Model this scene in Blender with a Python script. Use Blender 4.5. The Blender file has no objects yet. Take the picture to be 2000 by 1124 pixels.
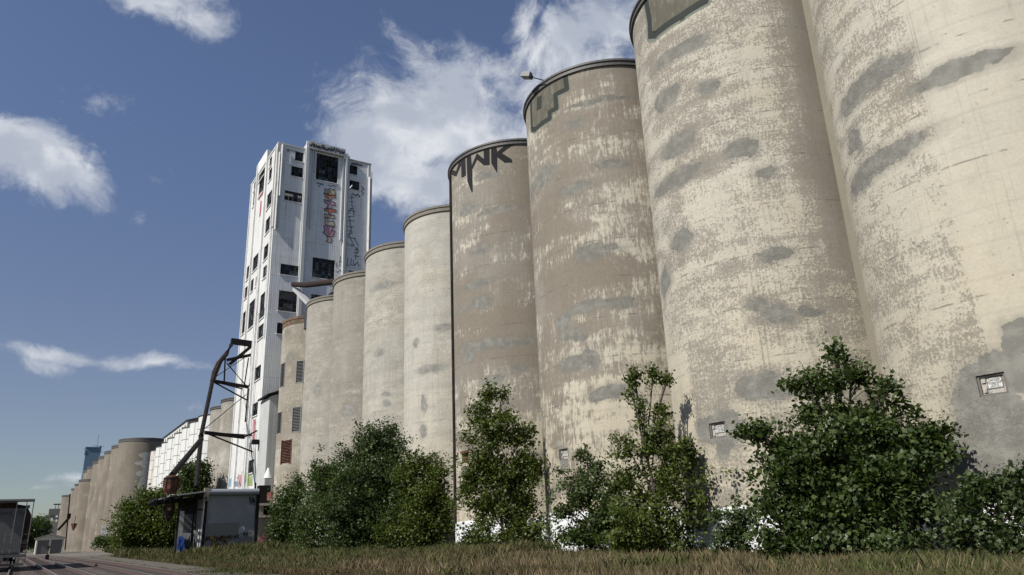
import bpy, bmesh, math, random
import numpy as np
from math import sin, cos, pi, radians, sqrt, atan2
from mathutils import Vector, Matrix
from mathutils.geometry import tessellate_polygon
random.seed(7); rng = np.random.default_rng(11)
sc = bpy.context.scene
COL = sc.collection
# ------------------------------------------------------------------ camera
EYE = 1.65; F = 1433.96            # focal length in pixels of a 2000 px wide frame
FW = Vector((0.5199898, 0.7962602, 0.3091605)).normalized()
UP = Vector((-0.1341378, -0.2813288, 0.9501900)).normalized()
RT = Vector((0.8435743, -0.5355593, -0.0394795)).normalized()
CAM = Vector((0, 0, EYE))
cd = bpy.data.cameras.new('camera'); cam = bpy.data.objects.new('camera', cd); COL.objects.link(cam)
cam.matrix_world = Matrix(((RT.x, UP.x, -FW.x, 0), (RT.y, UP.y, -FW.y, 0), (RT.z, UP.z, -FW.z, EYE), (0, 0, 0, 1)))
cd.sensor_width = 36; cd.lens = F/2000*36; cd.clip_start = .1; cd.clip_end = 20000
sc.camera = cam
# ------------------------------------------------------------------ sun, sky, exposure
SUN_EL = radians(43); SUN_DIR = Vector((-1.0, -0.12, 0)).normalized()     # horizontal direction towards the sun
SUN_STR = 4.8; SKY_STR = 0.06
sv = Vector((SUN_DIR.x*cos(SUN_EL), SUN_DIR.y*cos(SUN_EL), sin(SUN_EL)))
sd = bpy.data.lights.new('sun', 'SUN'); sd.energy = SUN_STR; sd.angle = radians(.5); sd.color = (1, .955, .88)
so = bpy.data.objects.new('sun', sd); COL.objects.link(so); so.rotation_euler = sv.to_track_quat('Z', 'Y').to_euler()
so.location = (-50, 0, 80)
sc.view_settings.view_transform = 'Standard'; sc.view_settings.look = 'None'; sc.view_settings.gamma = 1
sc.view_settings.exposure = 0.3; sc.view_settings.use_curve_mapping = False

def ray(px, py): return FW*F + RT*(px-1000) - UP*(py-562)
def on(ax, val, px, py):
    """the point where the sight line of a photo pixel meets the real plane ax = val"""
    v = ray(px, py); k = 'xyz'.index(ax); return CAM + v*((val-CAM[k])/v[k])
def gz(x, y):                                       # the yard falls away gently to the north
    t = min(max((y-115)/200, 0), 1); return -1.0*t*t*(3-2*t)

# ------------------------------------------------------------------ node helpers
class NT:
    def __init__(s, nt): s.nt = nt; s.n = nt.nodes; s.l = nt.links
    def node(s, t, **kw):
        o = s.n.new(t)
        for k, v in kw.items(): setattr(o, k, v)
        return o
    def put(s, sock, v):
        if v is None: return
        if isinstance(v, bpy.types.NodeSocket): s.l.new(v, sock)
        else:
            if isinstance(v, (tuple, list)) and len(v) == 3 and sock.type == 'RGBA': v = (*v, 1)
            sock.default_value = v
    def math(s, op, a, b=None, c=None, clamp=False):
        o = s.node('ShaderNodeMath', operation=op, use_clamp=clamp); s.put(o.inputs[0], a); s.put(o.inputs[1], b); s.put(o.inputs[2], c); return o.outputs[0]
    def add(s, a, b): return s.math('ADD', a, b)
    def sub(s, a, b): return s.math('SUBTRACT', a, b)
    def mul(s, a, b): return s.math('MULTIPLY', a, b)
    def vmath(s, op, a, b=None):
        o = s.node('ShaderNodeVectorMath', operation=op); s.put(o.inputs[0], a)
        if b is not None: s.put(o.inputs[1], b)
        return o.outputs['Value'] if op in ('LENGTH', 'DOT_PRODUCT', 'DISTANCE') else o.outputs[0]
    def ss(s, x, a, b, lo=0., hi=1.):
        o = s.node('ShaderNodeMapRange', interpolation_type='SMOOTHSTEP')
        for i, v in enumerate((x, a, b, lo, hi)): s.put(o.inputs[i], v)
        return o.outputs[0]
    def mix(s, f, a, b):
        o = s.node('ShaderNodeMix', data_type='RGBA'); s.put(o.inputs['Factor'], f)
        s.put(o.inputs[6], a); s.put(o.inputs[7], b); return o.outputs[2]
    def mulc(s, a, b):
        o = s.node('ShaderNodeMix', data_type='RGBA', blend_type='MULTIPLY'); o.inputs['Factor'].default_value = 1
        s.put(o.inputs[6], a); s.put(o.inputs[7], b); return o.outputs[2]
    def grey(s, v): return s.xyz(v, v, v)
    def noise(s, vec, scale, detail=4, rough=.55, dist=0., dim='3D'):
        o = s.node('ShaderNodeTexNoise', noise_dimensions=dim); s.put(o.inputs['Vector'], vec)
        o.inputs['Scale'].default_value = scale; o.inputs['Detail'].default_value = detail
        o.inputs['Roughness'].default_value = rough; o.inputs['Distortion'].default_value = dist; return o.outputs[0]
    def voro(s, vec, scale, feature='F1'):
        o = s.node('ShaderNodeTexVoronoi', feature=feature); s.put(o.inputs['Vector'], vec); o.inputs['Scale'].default_value = scale; return o
    def xyz(s, x=0., y=0., z=0.):
        o = s.node('ShaderNodeCombineXYZ'); s.put(o.inputs[0], x); s.put(o.inputs[1], y); s.put(o.inputs[2], z); return o.outputs[0]
    def sep(s, v):
        o = s.node('ShaderNodeSeparateXYZ'); s.put(o.inputs[0], v); return o.outputs
    def uv(s): return s.node('ShaderNodeTexCoord').outputs['UV']
    def obj(s): return s.node('ShaderNodeTexCoord').outputs['Object']
    def pos(s): return s.node('ShaderNodeNewGeometry').outputs['Position']
    def island(s): return s.node('ShaderNodeNewGeometry').outputs['Random Per Island']
    def scale(s, v, k): return s.vmath('MULTIPLY', v, k)

MATS = {}
def mat(name, build):
    if name in MATS: return MATS[name]
    m = bpy.data.materials.new(name); m.use_nodes = True; nt = m.node_tree
    for n in list(nt.nodes):
        if n.type != 'OUTPUT_MATERIAL': nt.nodes.remove(n)
    s = NT(nt); b = s.node('ShaderNodeBsdfPrincipled'); s.l.new(b.outputs[0], nt.nodes['Material Output'].inputs[0])
    r = build(s, b)
    if r is not None:
        col, rough, bump = r
        s.put(b.inputs['Base Color'], col); s.put(b.inputs['Roughness'], rough)
        if bump is not None:
            bn = s.node('ShaderNodeBump'); bn.inputs['Strength'].default_value = bump[1]; bn.inputs['Distance'].default_value = bump[2]
            s.put(bn.inputs['Height'], bump[0]); s.l.new(bn.outputs[0], b.inputs['Normal'])
    MATS[name] = m; return m

def simple(name, col, rough=.75, var=.25, scale=3., metal=0., bump=.2, dirt=None):
    def f(s, b):
        p = s.pos(); n = s.noise(p, scale, 6, .65); n2 = s.noise(p, scale*7, 4, .6)
        k = s.add(s.mul(n, var*2), 1-var); k = s.add(k, s.mul(s.sub(n2, .5), var*.8))
        c = s.mulc(col, s.grey(k))
        if dirt: c = s.mix(s.mul(s.ss(s.noise(s.scale(p, (1.5, 1.5, .5)), scale*.8, 8, .7), .48, .66), dirt[1]), c, dirt[0])
        b.inputs['Metallic'].default_value = metal
        return c, rough, (n2, bump, .02)
    return mat(name, f)

# ------------------------------------------------------------------ world: Nishita sky with cumulus laid out by direction
w = bpy.data.worlds.new('World'); sc.world = w; w.use_nodes = True
nt = w.node_tree
for n in list(nt.nodes): nt.nodes.remove(n)
s = NT(nt)
sky = s.node('ShaderNodeTexSky', sky_type='NISHITA'); sky.sun_disc = False
sky.sun_elevation = SUN_EL; sky.sun_rotation = atan2(SUN_DIR.x, SUN_DIR.y); sky.air_density = 1.0; sky.dust_density = .6; sky.ozone_density = 2.0; sky.altitude = 200
d = s.node('ShaderNodeTexCoord').outputs['Generated']
dx, dy, dz = s.sep(d)
U = s.math('ARCTAN2', dx, dy); V = s.math('ARCSINE', dz)
nv = s.xyz(U, s.mul(V, 1.15), 0.0)
warp = s.node('ShaderNodeTexNoise'); s.put(warp.inputs['Vector'], nv); warp.inputs['Scale'].default_value = 5; warp.inputs['Detail'].default_value = 5
wv = s.vmath('SUBTRACT', warp.outputs['Color'], (.5, .5, .5)); wv = s.vmath('MULTIPLY', wv, (.16, .14, 0))
Pn = s.vmath('ADD', nv, wv)
Uw, Vw, _z = s.sep(s.vmath('ADD', s.xyz(U, V, 0.), s.vmath('MULTIPLY', wv, (.8, .8, 0))))
BL = [(820, 215, 150, 125, 1.1), (740, 330, 110, 55, .9), (905, 260, 150, 130, 1), (740, 275, 90, 55, 1), (835, 365, 105, 50, 1.05), (880, 110, 95, 62, .65), (1010, 310, 110, 110, .95),
      (800, 110, 70, 55, .6), (1130, 90, 150, 75, .75), (1210, 60, 120, 90, .85), (1090, 190, 130, 60, .7), (1030, 30, 60, 40, .6), (1180, 170, 130, 90, .8),
      (50, 300, 118, 78, 1.05), (80, 350, 108, 56, 1.0), (10, 330, 90, 80, .9), (150, 375, 60, 40, .7),
      (270, 20, 95, 40, .7), (380, 45, 60, 35, .55), (300, -10, 100, 40, .7), (155, 142, 32, 10, .16), (195, 178, 42, 18, .2), (258, 202, 30, 22, .26), (310, 335, 25, 20, .18), (262, 408, 28, 22, .25),
      (120, 706, 130, 27, .7), (300, 715, 115, 23, .68), (210, 712, 120, 22, .7), (80, 730, 70, 18, .5), (370, 808, 42, 16, .38), (140, 930, 50, 11, .5), (60, 945, 60, 8, .3),
      (1400, -200, 300, 200, .8), (-400, 200, 300, 120, .8), (-500, 600, 300, 60, .6), (2600, 300, 500, 150, .8)]
M = None
for (px, py, ax, ay, g) in BL:
    v = ray(px, py).normalized(); el = math.asin(v.z); az = atan2(v.x, v.y)
    k = v.dot(FW); a_ = ax/F*k/cos(el); b_ = ay/F*k
    e1 = s.mul(s.sub(Uw, az), 1/a_); e2 = s.mul(s.sub(Vw, el), 1/b_)
    dd = s.math('SQRT', s.add(s.mul(e1, e1), s.mul(e2, e2)))
    m_ = s.math('MULTIPLY_ADD', dd, -g*.8, g)        # g at the heart, negative outside
    M = m_ if M is None else s.math('MAXIMUM', M, m_)
n1 = s.noise(Pn, 8, 9, .64, .05); n2 = s.noise(Pn, 30, 8, .7, .1)
dens = s.add(M, s.add(s.mul(s.sub(n1, .5), 1.9), s.mul(s.sub(n2, .5), .75)))
dens = s.ss(dens, .03, .74)
shade = s.ss(s.add(s.noise(s.vmath('ADD', Pn, (0, .03, 0)), 9, 5, .55), s.mul(M, -.12)), .33, .62)
skyc = s.node('ShaderNodeHueSaturation'); skyc.inputs['Hue'].default_value = .518; skyc.inputs['Saturation'].default_value = .80; skyc.inputs['Value'].default_value = 1.0
s.l.new(sky.outputs[0], skyc.inputs['Color'])
cc = s.mix(shade, (6.2, 6.8, 8.0), (10.6, 10.9, 11.4))
tint = s.mix(s.ss(V, .05, .6), (.93, .97, 1.01), (1.0, 1.24, 1.41))
final = s.mix(s.mul(dens, .95), s.mulc(skyc.outputs[0], tint), cc)
bg = s.node('ShaderNodeBackground'); s.l.new(final, bg.inputs[0]); bg.inputs[1].default_value = SKY_STR
wo = s.node('ShaderNodeOutputWorld'); s.l.new(bg.outputs[0], wo.inputs[0])

# ------------------------------------------------------------------ object helpers
def tag(o, label=None, cat=None, group=None, kind=None):
    if label: o['label'] = label
    if cat: o['category'] = cat
    if group: o['group'] = group
    if kind: o['kind'] = kind
    return o
def empty(name, loc, label, cat, group=None):
    o = bpy.data.objects.new(name, None); COL.objects.link(o); o.location = loc; o.empty_display_size = .5
    return tag(o, label, cat, group)
def link(name, me, m, parent=None):
    o = bpy.data.objects.new(name, me); COL.objects.link(o)
    if m is not None: me.materials.append(m)
    if parent is not None:
        o.parent = parent; p = Vector(parent.location)
        if parent.parent: p = p + Vector(parent.parent.location)
        o.location = -p      # meshes are written in world coordinates; the parents are unrotated
    return o
class MB:
    def __init__(s): s.v = []; s.f = []; s.uv = []; s.sm = []
    def face(s, pts, uvs=None, smooth=False):
        i = len(s.v); s.v += [tuple(p) for p in pts]; s.f.append(tuple(range(i, i+len(pts))))
        s.uv += list(uvs) if uvs else [(p[0]+p[1], p[2]) for p in pts]; s.sm.append(smooth)
    def box(s, a, b):
        x0, y0, z0 = a; x1, y1, z1 = b
        if x0 > x1: x0, x1 = x1, x0
        if y0 > y1: y0, y1 = y1, y0
        if z0 > z1: z0, z1 = z1, z0
        P = [(x0,y0,z0),(x1,y0,z0),(x1,y1,z0),(x0,y1,z0),(x0,y0,z1),(x1,y0,z1),(x1,y1,z1),(x0,y1,z1)]
        for q in ((0,3,2,1),(4,5,6,7),(0,1,5,4),(1,2,6,5),(2,3,7,6),(3,0,4,7)): s.face([P[k] for k in q])
        return s
    def hexa(s, P):
        for q in ((0,3,2,1),(4,5,6,7),(0,1,5,4),(1,2,6,5),(2,3,7,6),(3,0,4,7)): s.face([P[k] for k in q])
        return s
    def bar(s, a, b, w, h=None, up=Vector((0,0,1))):
        a = Vector(a); b = Vector(b); h = h or w; t = (b-a).normalized()
        if abs(t.dot(up)) > .98: up = Vector((0,1,0))
        sx = t.cross(up).normalized()*w/2; sy = sx.cross(t).normalized()*h/2
        P = [a-sx-sy, a+sx-sy, a+sx+sy, a-sx+sy, b-sx-sy, b+sx-sy, b+sx+sy, b-sx+sy]
        return s.hexa([P[0],P[1],P[2],P[3],P[4],P[5],P[6],P[7]])
    def tube(s, pts, r, n=8, cap=True):
        pts = [Vector(p) for p in pts]; R = r if isinstance(r, (list, tuple)) else [r]*len(pts); rings = []
        for i, p in enumerate(pts):
            t = (pts[min(i+1, len(pts)-1)]-pts[max(i-1, 0)]).normalized()
            u = Vector((0,0,1)) if abs(t.z) < .9 else Vector((1,0,0))
            a = t.cross(u).normalized(); b = t.cross(a)
            rings.append([p+(a*cos(2*pi*k/n)+b*sin(2*pi*k/n))*R[i] for k in range(n)])
        for i in range(len(rings)-1):
            for k in range(n): s.face([rings[i][k], rings[i][(k+1)%n], rings[i+1][(k+1)%n], rings[i+1][k]], smooth=True)
        if cap: s.face(rings[0][::-1]); s.face(rings[-1])
        return s
    def lathe(s, c, prof, n=24, a0=0, a1=2*pi, smooth=True):
        for i in range(len(prof)-1):
            (r0, z0), (r1, z1) = prof[i], prof[i+1]
            for k in range(n):
                t0 = a0+(a1-a0)*k/n; t1 = a0+(a1-a0)*(k+1)/n
                P = [(c[0]+r0*cos(t0), c[1]+r0*sin(t0), z0), (c[0]+r0*cos(t1), c[1]+r0*sin(t1), z0), (c[0]+r1*cos(t1), c[1]+r1*sin(t1), z1), (c[0]+r1*cos(t0), c[1]+r1*sin(t0), z1)]
                if r0 < 1e-6: P = P[1:] if False else [P[0], P[2], P[3]]
                elif r1 < 1e-6: P = [P[0], P[1], P[2]]
                s.face(P, smooth=smooth)
        return s
    def build(s, name, m, parent=None, merge=False):
        me = bpy.data.meshes.new(name); me.from_pydata(s.v, [], s.f)
        l = me.uv_layers.new(name='UVMap'); l.data.foreach_set('uv', np.array(s.uv, dtype=np.float32).ravel())
        me.polygons.foreach_set('use_smooth', s.sm)
        if merge:
            bm = bmesh.new(); bm.from_mesh(me); bmesh.ops.remove_doubles(bm, verts=bm.verts, dist=1e-4); bm.to_mesh(me); bm.free()
        me.update(); return link(name, me, m, parent)

def surf(mb, f, us, vs, holes=(), reveal=.2):
    """a wall with real openings: f(u, v, depth) -> point; holes are (u0, v0, u1, v1)"""
    us = sorted(set([round(u, 4) for u in us]+[round(x, 4) for h in holes for x in (h[0], h[2])]))
    vs = sorted(set([round(v, 4) for v in vs]+[round(x, 4) for h in holes for x in (h[1], h[3])]))
    sm = True
    def inside(u, v): return any(h[0] < u < h[2] and h[1] < v < h[3] for h in holes)
    for i in range(len(us)-1):
        for j in range(len(vs)-1):
            a, b, c, e = us[i], us[i+1], vs[j], vs[j+1]
            if inside((a+b)/2, (c+e)/2): continue
            mb.face([f(a, c, 0), f(b, c, 0), f(b, e, 0), f(a, e, 0)], [(a, c), (b, c), (b, e), (a, e)], smooth=sm)
    for (a, c, b, e) in holes:
        uu = [u for u in us if a-1e-6 <= u <= b+1e-6]
        for i in range(len(uu)-1):
            p, q = uu[i], uu[i+1]
            mb.face([f(p, c, 0), f(p, c, reveal), f(q, c, reveal), f(q, c, 0)], [(p, c)]*4)
            mb.face([f(p, e, 0), f(q, e, 0), f(q, e, reveal), f(p, e, reveal)], [(p, e)]*4)
        mb.face([f(a, c, 0), f(a, e, 0), f(a, e, reveal), f(a, c, reveal)], [(a, c)]*4)
        mb.face([f(b, c, 0), f(b, c, reveal), f(b, e, reveal), f(b, e, 0)], [(b, c)]*4)
def fix_smooth(o, ang=40):
    bm = bmesh.new(); bm.from_mesh(o.data); bmesh.ops.remove_doubles(bm, verts=bm.verts, dist=1e-4)
    for e in bm.edges:
        e.smooth = not (len(e.link_faces) == 2 and e.calc_face_angle(0) > radians(ang))
    bmesh.ops.recalc_face_normals(bm, faces=bm.faces); bm.to_mesh(o.data); bm.free()
def decal(polys, f, name, m, parent, depth=-.012, cuts=0, grid=None):
    """painted marks: flat outlines (u, v) laid on a wall surface f; grid splits them so that they follow a curve"""
    me = bpy.data.meshes.new(name); bm = bmesh.new()
    for P in polys:
        vs = [bm.verts.new((u, v, 0)) for u, v in P]
        for t in tessellate_polygon([[Vector((u, v, 0)) for u, v in P]]):
            try: bm.faces.new([vs[k] for k in t])
            except ValueError: pass
    if grid:
        lo = min(v.co.x for v in bm.verts); hi = max(v.co.x for v in bm.verts); x = lo+grid
        while x < hi:
            bmesh.ops.bisect_plane(bm, geom=bm.verts[:]+bm.edges[:]+bm.faces[:], plane_co=(x, 0, 0), plane_no=(1, 0, 0), dist=1e-5); x += grid
    for v in bm.verts: v.co = Vector(f(v.co.x, v.co.y, depth))
    bm.to_mesh(me); bm.free(); return link(name, me, m, parent)
def ribbon(pts, wd):
    out = []
    for (a, b) in zip(pts[:-1], pts[1:]):
        dx, dy = b[0]-a[0], b[1]-a[1]; L = math.hypot(dx, dy) or 1; nx, ny = -dy/L*wd/2, dx/L*wd/2; ex, ey = dx/L*wd*.3, dy/L*wd*.3
        out.append([(a[0]-ex+nx, a[1]-ey+ny), (a[0]-ex-nx, a[1]-ey-ny), (b[0]+ex-nx, b[1]+ey-ny), (b[0]+ex+nx, b[1]+ey+ny)])
    return out

# ------------------------------------------------------------------ materials
def concrete(name, base1, base2, paint, th=.5, band=.5, streak=.3, off=0., patches=(), low_paint=None, soft=.06, smoothband=None, pits=1., lines=1., patchcol=(.15, .145, .128), speck=False, vfade=None):
    """weathered silo wall: raw concrete, peeling limewash in flecks, mortar repairs, lift joints; uv = metres round the wall, metres up"""
    def f(s, b):
        uv = s.vmath('ADD', s.uv(), (off, 0, 0)); u, v, _ = s.sep(uv)
        raw = s.uv()
        ru, rv, _ = s.sep(raw)
        big = s.noise(uv, .16, 5, .6); med = s.noise(uv, .7, 8, .66, .3); fine = s.noise(uv, 4.2, 7, .72, .2)
        st = s.noise(s.xyz(s.mul(u, 3.6), s.mul(v, .5), 2.), 1, 7, .7); st2 = s.noise(s.xyz(s.mul(u, 8), s.mul(v, .13), 5.), 1, 4, .6)
        bandn = s.noise(s.xyz(s.mul(u, .10), s.mul(v, .42), 1.), 1, 3, .6)
        col = s.mix(s.ss(big, .38, .62), base1, base2)
        col = s.mulc(col, s.grey(s.add(.72, s.mul(fine, .56))))
        col = s.mulc(col, s.grey(s.add(.86, s.mul(st2, .28))))
        mval = s.add(s.mul(med, .38), s.add(s.mul(fine, .27), s.add(s.mul(st, streak), s.mul(bandn, band))))
        tot = .38+.27+streak+band
        mval = s.mul(mval, 1/tot)
        mval = s.add(mval, s.mul(s.sub(big, .5), .3))
        if not speck:                                    # small drips and chips of whitewash over the whole height
            ch = s.noise(s.xyz(s.mul(u, 7.), s.mul(v, 1.5), 21.), 1, 7, .75); cb = s.noise(s.xyz(s.mul(u, .5), s.mul(v, .9), 23.), 1, 4, .6)
            mval = s.add(mval, s.add(s.mul(s.sub(ch, .5), .36), s.mul(s.sub(cb, .5), .16)))
        if speck:                                        # small sharp flecks, crowded here and sparse there
            fk = s.noise(s.xyz(s.mul(u, 7.5), s.mul(v, 8.5), 7.), 1, 5, .7, .2); fk3 = s.noise(s.xyz(s.mul(u, 11.), s.mul(v, 2.4), 17.), 1, 5, .7); fk2 = s.noise(s.xyz(s.mul(u, .75), s.mul(v, .9), 3.), 1, 9, .7, .2)
            bn = s.noise(s.xyz(s.mul(u, .16), s.mul(v, 1.1), 8.), 1, 5, .65)
            mval = s.add(s.add(s.mul(fk, .30), s.mul(fk3, .22)), s.add(s.mul(fk2, .26), s.add(s.mul(bn, .22), s.mul(s.sub(big, .5), -.2))))
            mval = s.add(mval, .028)
        if vfade: mval = s.add(mval, s.mul(s.ss(rv, vfade[0], vfade[1]), vfade[2]))
        if smoothband:
            for (u0, u1, v0, v1, amt) in smoothband:
                g = s.mul(s.mul(s.ss(ru, u0, u0+.6), s.ss(ru, u1, u1+.6, 1., 0.)), s.mul(s.ss(rv, v0, v0+1.5), s.ss(rv, v1, v1+1.5, 1., 0.))); mval = s.add(mval, s.mul(g, amt))
        pm = s.ss(mval, th, th+soft)
        pc = s.mulc(paint, s.grey(s.add(.86, s.mul(med, .28))))
        pc = s.mix(s.mul(s.ss(s.noise(uv, .35, 4, .6), .45, .7), .3), pc, (paint[0]*.98, paint[1]*.88, paint[2]*.74))
        pc = s.mix(s.ss(rv, 2., 19., .6, 0.), pc, (paint[0]*.97, paint[1]*.91, paint[2]*.78))
        pc = s.mulc(pc, s.grey(s.add(.8, s.mul(s.noise(uv, 9, 5, .7), .4))))
        wash = s.ss(mval, th-.035, th+.02)
        col = s.mix(s.mul(wash, .22), col, pc)
        col = s.mix(s.mul(pm, s.ss(s.noise(uv, 2.3, 7, .7), .34, .5, .78, 1.)), col, pc)
        col = s.mulc(col, s.grey(s.add(.84, s.mul(s.noise(s.xyz(s.mul(u, .8), s.mul(v, .25), 4.), 1, 5, .6), .32))))
        # dark rain streaks
        col = s.mix(s.mul(s.ss(s.noise(s.xyz(s.mul(u, 2.6), s.mul(v, .07), 9.), 1, 6, .65), .57, .72), .4), col, (.17, .155, .125))
        # fine run lines
        rl = s.ss(s.noise(s.xyz(s.mul(u, 9.), s.mul(v, .035), 6.), 1, 3, .6), .56, .66); rz = s.ss(s.noise(s.xyz(s.mul(u, .35), s.mul(v, .1), 12.), 1, 3), .5, .62)
        col = s.mix(s.mul(s.mul(rl, rz), .45), col, (.16, .145, .11))
        # lift joints
        jn = s.noise(s.xyz(s.mul(u, .6), 0., 0.), 1, 2, .5)
        jv = s.math('FRACT', s.mul(s.add(v, s.mul(jn, .12)), 1/2.42)); jd = s.mul(s.math('ABSOLUTE', s.sub(jv, .5)), 2.42)
        brk = s.ss(s.noise(uv, 1.1, 5, .7), .47, .58)
        jl = s.mul(s.ss(jd, .012, .05, 1., 0.), s.mul(brk, .65*lines))
        col = s.mix(jl, col, (.11, .1, .085))
        jv2 = s.math('FRACT', s.mul(s.add(v, 1.3), 1/1.21)); jd2 = s.mul(s.math('ABSOLUTE', s.sub(jv2, .5)), 1.21)
        col = s.mix(s.mul(s.ss(jd2, .02, .09, 1., 0.), .13*lines), col, (.2, .18, .15))
        # bug holes
        if pits:
            vo = s.voro(uv, 2.1); pt = s.mul(s.ss(vo.outputs['Distance'], .05, .1, 1., 0.), s.ss(s.noise(uv, .5, 3), .48, .6))
            col = s.mix(s.mul(pt, .8*pits), col, (.07, .06, .05))
        # mortar repairs
        hgt = s.add(s.mul(pm, .5), s.mul(fine, .5))
        if patches:
            wn = s.node('ShaderNodeTexNoise'); s.put(wn.inputs['Vector'], raw); wn.inputs['Scale'].default_value = 1.1; wn.inputs['Detail'].default_value = 6; wn.inputs['Roughness'].default_value = .65
            wu = s.vmath('ADD', raw, s.vmath('MULTIPLY', s.vmath('SUBTRACT', wn.outputs['Color'], (.5, .5, .5)), (1.35, .8, 0)))
            D = None
            for (pu, pv, a, c) in patches:
                dd = s.vmath('LENGTH', s.vmath('MULTIPLY', s.vmath('SUBTRACT', wu, (pu, pv, 0)), (.86/a, .8/c, 0)))
                D = dd if D is None else s.math('MINIMUM', D, dd)
            halo = s.ss(D, .75, 1.7, 1., 0.); core = s.ss(s.add(D, s.mul(s.sub(fine, .5), .3)), .9, .97, 1., 0.)
            col = s.mix(s.mul(halo, .5), col, (.15, .14, .118))
            pcc = s.mix(s.ss(s.noise(uv, 1.6, 5, .6), .4, .65), patchcol, tuple(x*1.4 for x in patchcol))
            col = s.mix(s.mul(core, .93), col, s.mulc(pcc, s.grey(s.add(.75, s.mul(fine, .5)))))
        if low_paint:
            hh = s.add(rv, s.mul(s.sub(s.noise(s.xyz(s.mul(ru, .5), 0., 0.), 1, 3), .5), .9))
            lp = s.ss(hh, low_paint-.03, low_paint+.03, 1., 0.)
            col = s.mix(lp, col, s.mulc((.72, .73, .74), s.grey(s.add(.8, s.mul(fine, .35)))))
        return col, .93, (hgt, .55, .035)
    return mat(name, f)

def metal_sheet(name, col, dirtc=(.25, .24, .22), rib=.22, vert=True, dirt=.35, wash=.15):
    def f(s, b):
        uv = s.uv(); u, v, _ = s.sep(uv)
        fr = s.math('FRACT', s.mul(u, 1/rib)); h = s.ss(s.math('ABSOLUTE', s.sub(fr, .5)), .05, .3)
        n = s.noise(uv, .5, 7, .66); st = s.noise(s.xyz(s.mul(u, 3), s.mul(v, .12), 0.), 1, 6, .65); fn = s.noise(uv, 6, 5, .7)
        c = s.mulc(col, s.grey(s.add(1-wash, s.mul(n, wash*2))))
        c = s.mulc(c, s.grey(s.add(.93, s.mul(fn, .14))))
        c = s.mix(s.mul(s.ss(st, .5, .7), dirt), c, dirtc); c = s.mix(s.mul(s.ss(s.noise(s.xyz(s.mul(u, 1.4), s.mul(v, .1), 9.), 1, 5, .6), .6, .7), .35), c, (.3, .2, .13))
        c = s.mulc(c, s.grey(s.add(.95, s.mul(h, .05))))
        c = s.mix(s.mul(s.ss(s.noise(uv, 1.3, 9, .75), .56, .7), dirt), c, dirtc)
        jd = s.mul(s.math('ABSOLUTE', s.sub(s.math('FRACT', s.mul(v, 1/3.3)), .5)), 3.3)
        c = s.mix(s.mul(s.ss(jd, .03, .08, 1., 0.), s.mul(s.ss(s.noise(uv, .35, 3), .4, .6), .45)), c, (.3, .29, .27))
        return c, .75, (s.add(s.mul(h, .5), s.mul(fn, .4)), .3, .04)
    return mat(name, f)
def rust(name, a=(.07, .05, .042), b_=(.16, .075, .045), th=.5):
    def f(s, b):
        p = s.pos(); n = s.noise(p, 1.6, 8, .7); n2 = s.noise(p, 14, 5, .6)
        c = s.mix(s.ss(n, th-.08, th+.12), a, b_); c = s.mulc(c, s.grey(s.add(.6, s.mul(n2, .8)))); b.inputs['Specular IOR Level'].default_value = .12
        return c, .85, (n2, .4, .02)
    return mat(name, f)
M_RIM = simple('rim_metal', (.072, .068, .064), .6, .4, 2.)
M_RIM2 = simple('rim_concrete', (.17, .155, .13), .9, .3, 2.)
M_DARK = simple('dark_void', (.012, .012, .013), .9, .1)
M_STEEL = rust('rusty_steel', (.026, .021, .02), (.07, .036, .026), .56); M_DARKSTEEL = rust('dark_steel', (.014, .013, .013), (.035, .024, .019), .58)
M_ORANGE = rust('orange_rust', (.045, .026, .02), (.13, .05, .03), .5)
M_WHITE = simple('white_paint', (.68, .68, .67), .7, .12, 2., dirt=((.3, .28, .25), .5))
M_GREYTRIM = simple('grey_trim', (.5, .51, .51), .7, .12, 2.)
M_BLACKPAINT = simple('black_spray', (.022, .022, .024), .75, .35, 9.)
M_TREAD = simple('pale_conc', (.4, .38, .33), .9, .2, 1.5, dirt=((.15, .14, .12), .6))
def glass_mat(s, b):
    r = s.island(); c = s.mix(s.ss(r, .6, 1.), (.006, .007, .009), (.075, .085, .095))
    c = s.mulc(c, s.grey(s.add(.6, s.mul(s.noise(s.pos(), 2.5, 4), .8))))
    b.inputs['Specular IOR Level'].default_value = .3
    return c, s.add(.25, s.mul(r, .35)), None
M_GLASS = mat('dusty_glass', glass_mat)

# ------------------------------------------------------------------ ground
gm = MB()
xs = [-4000, -1500, -600, -250, -120, -60, -30, -15, 0, 8, 16, 24, 32, 45, 60, 90, 140, 250, 600, 1500, 4000]
ys = [-4000, -1000, -300, -100, -30, 0, 15, 30, 45, 60, 80, 100, 115, 125, 135, 150, 165, 180, 200, 220, 240, 260, 280, 300, 315, 400, 600, 1000, 2500, 8000]
for i in range(len(xs)-1):
    for j in range(len(ys)-1):
        gm.face([(x, y, gz(x, y)) for x, y in ((xs[i], ys[j]), (xs[i+1], ys[j]), (xs[i+1], ys[j+1]), (xs[i], ys[j+1]))], smooth=True)
def ground_mat(s, b):
    p = s.pos(); n = s.noise(p, .12, 6, .6); n2 = s.noise(p, 2.2, 7, .7); n3 = s.noise(p, 18, 4, .6)
    c = s.mix(s.ss(n, .4, .6), (.075, .062, .036), (.055, .062, .028)); c = s.mix(s.ss(n2, .5, .7), c, (.11, .088, .052))
    x, y, z = s.sep(p)
    c = s.mulc(c, s.grey(s.add(.55, s.mul(n3, .9))))
    return c, .95, (n3, .6, .05)
tag(gm.build('ground', mat('weedy_soil', ground_mat)), kind='structure')
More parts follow.
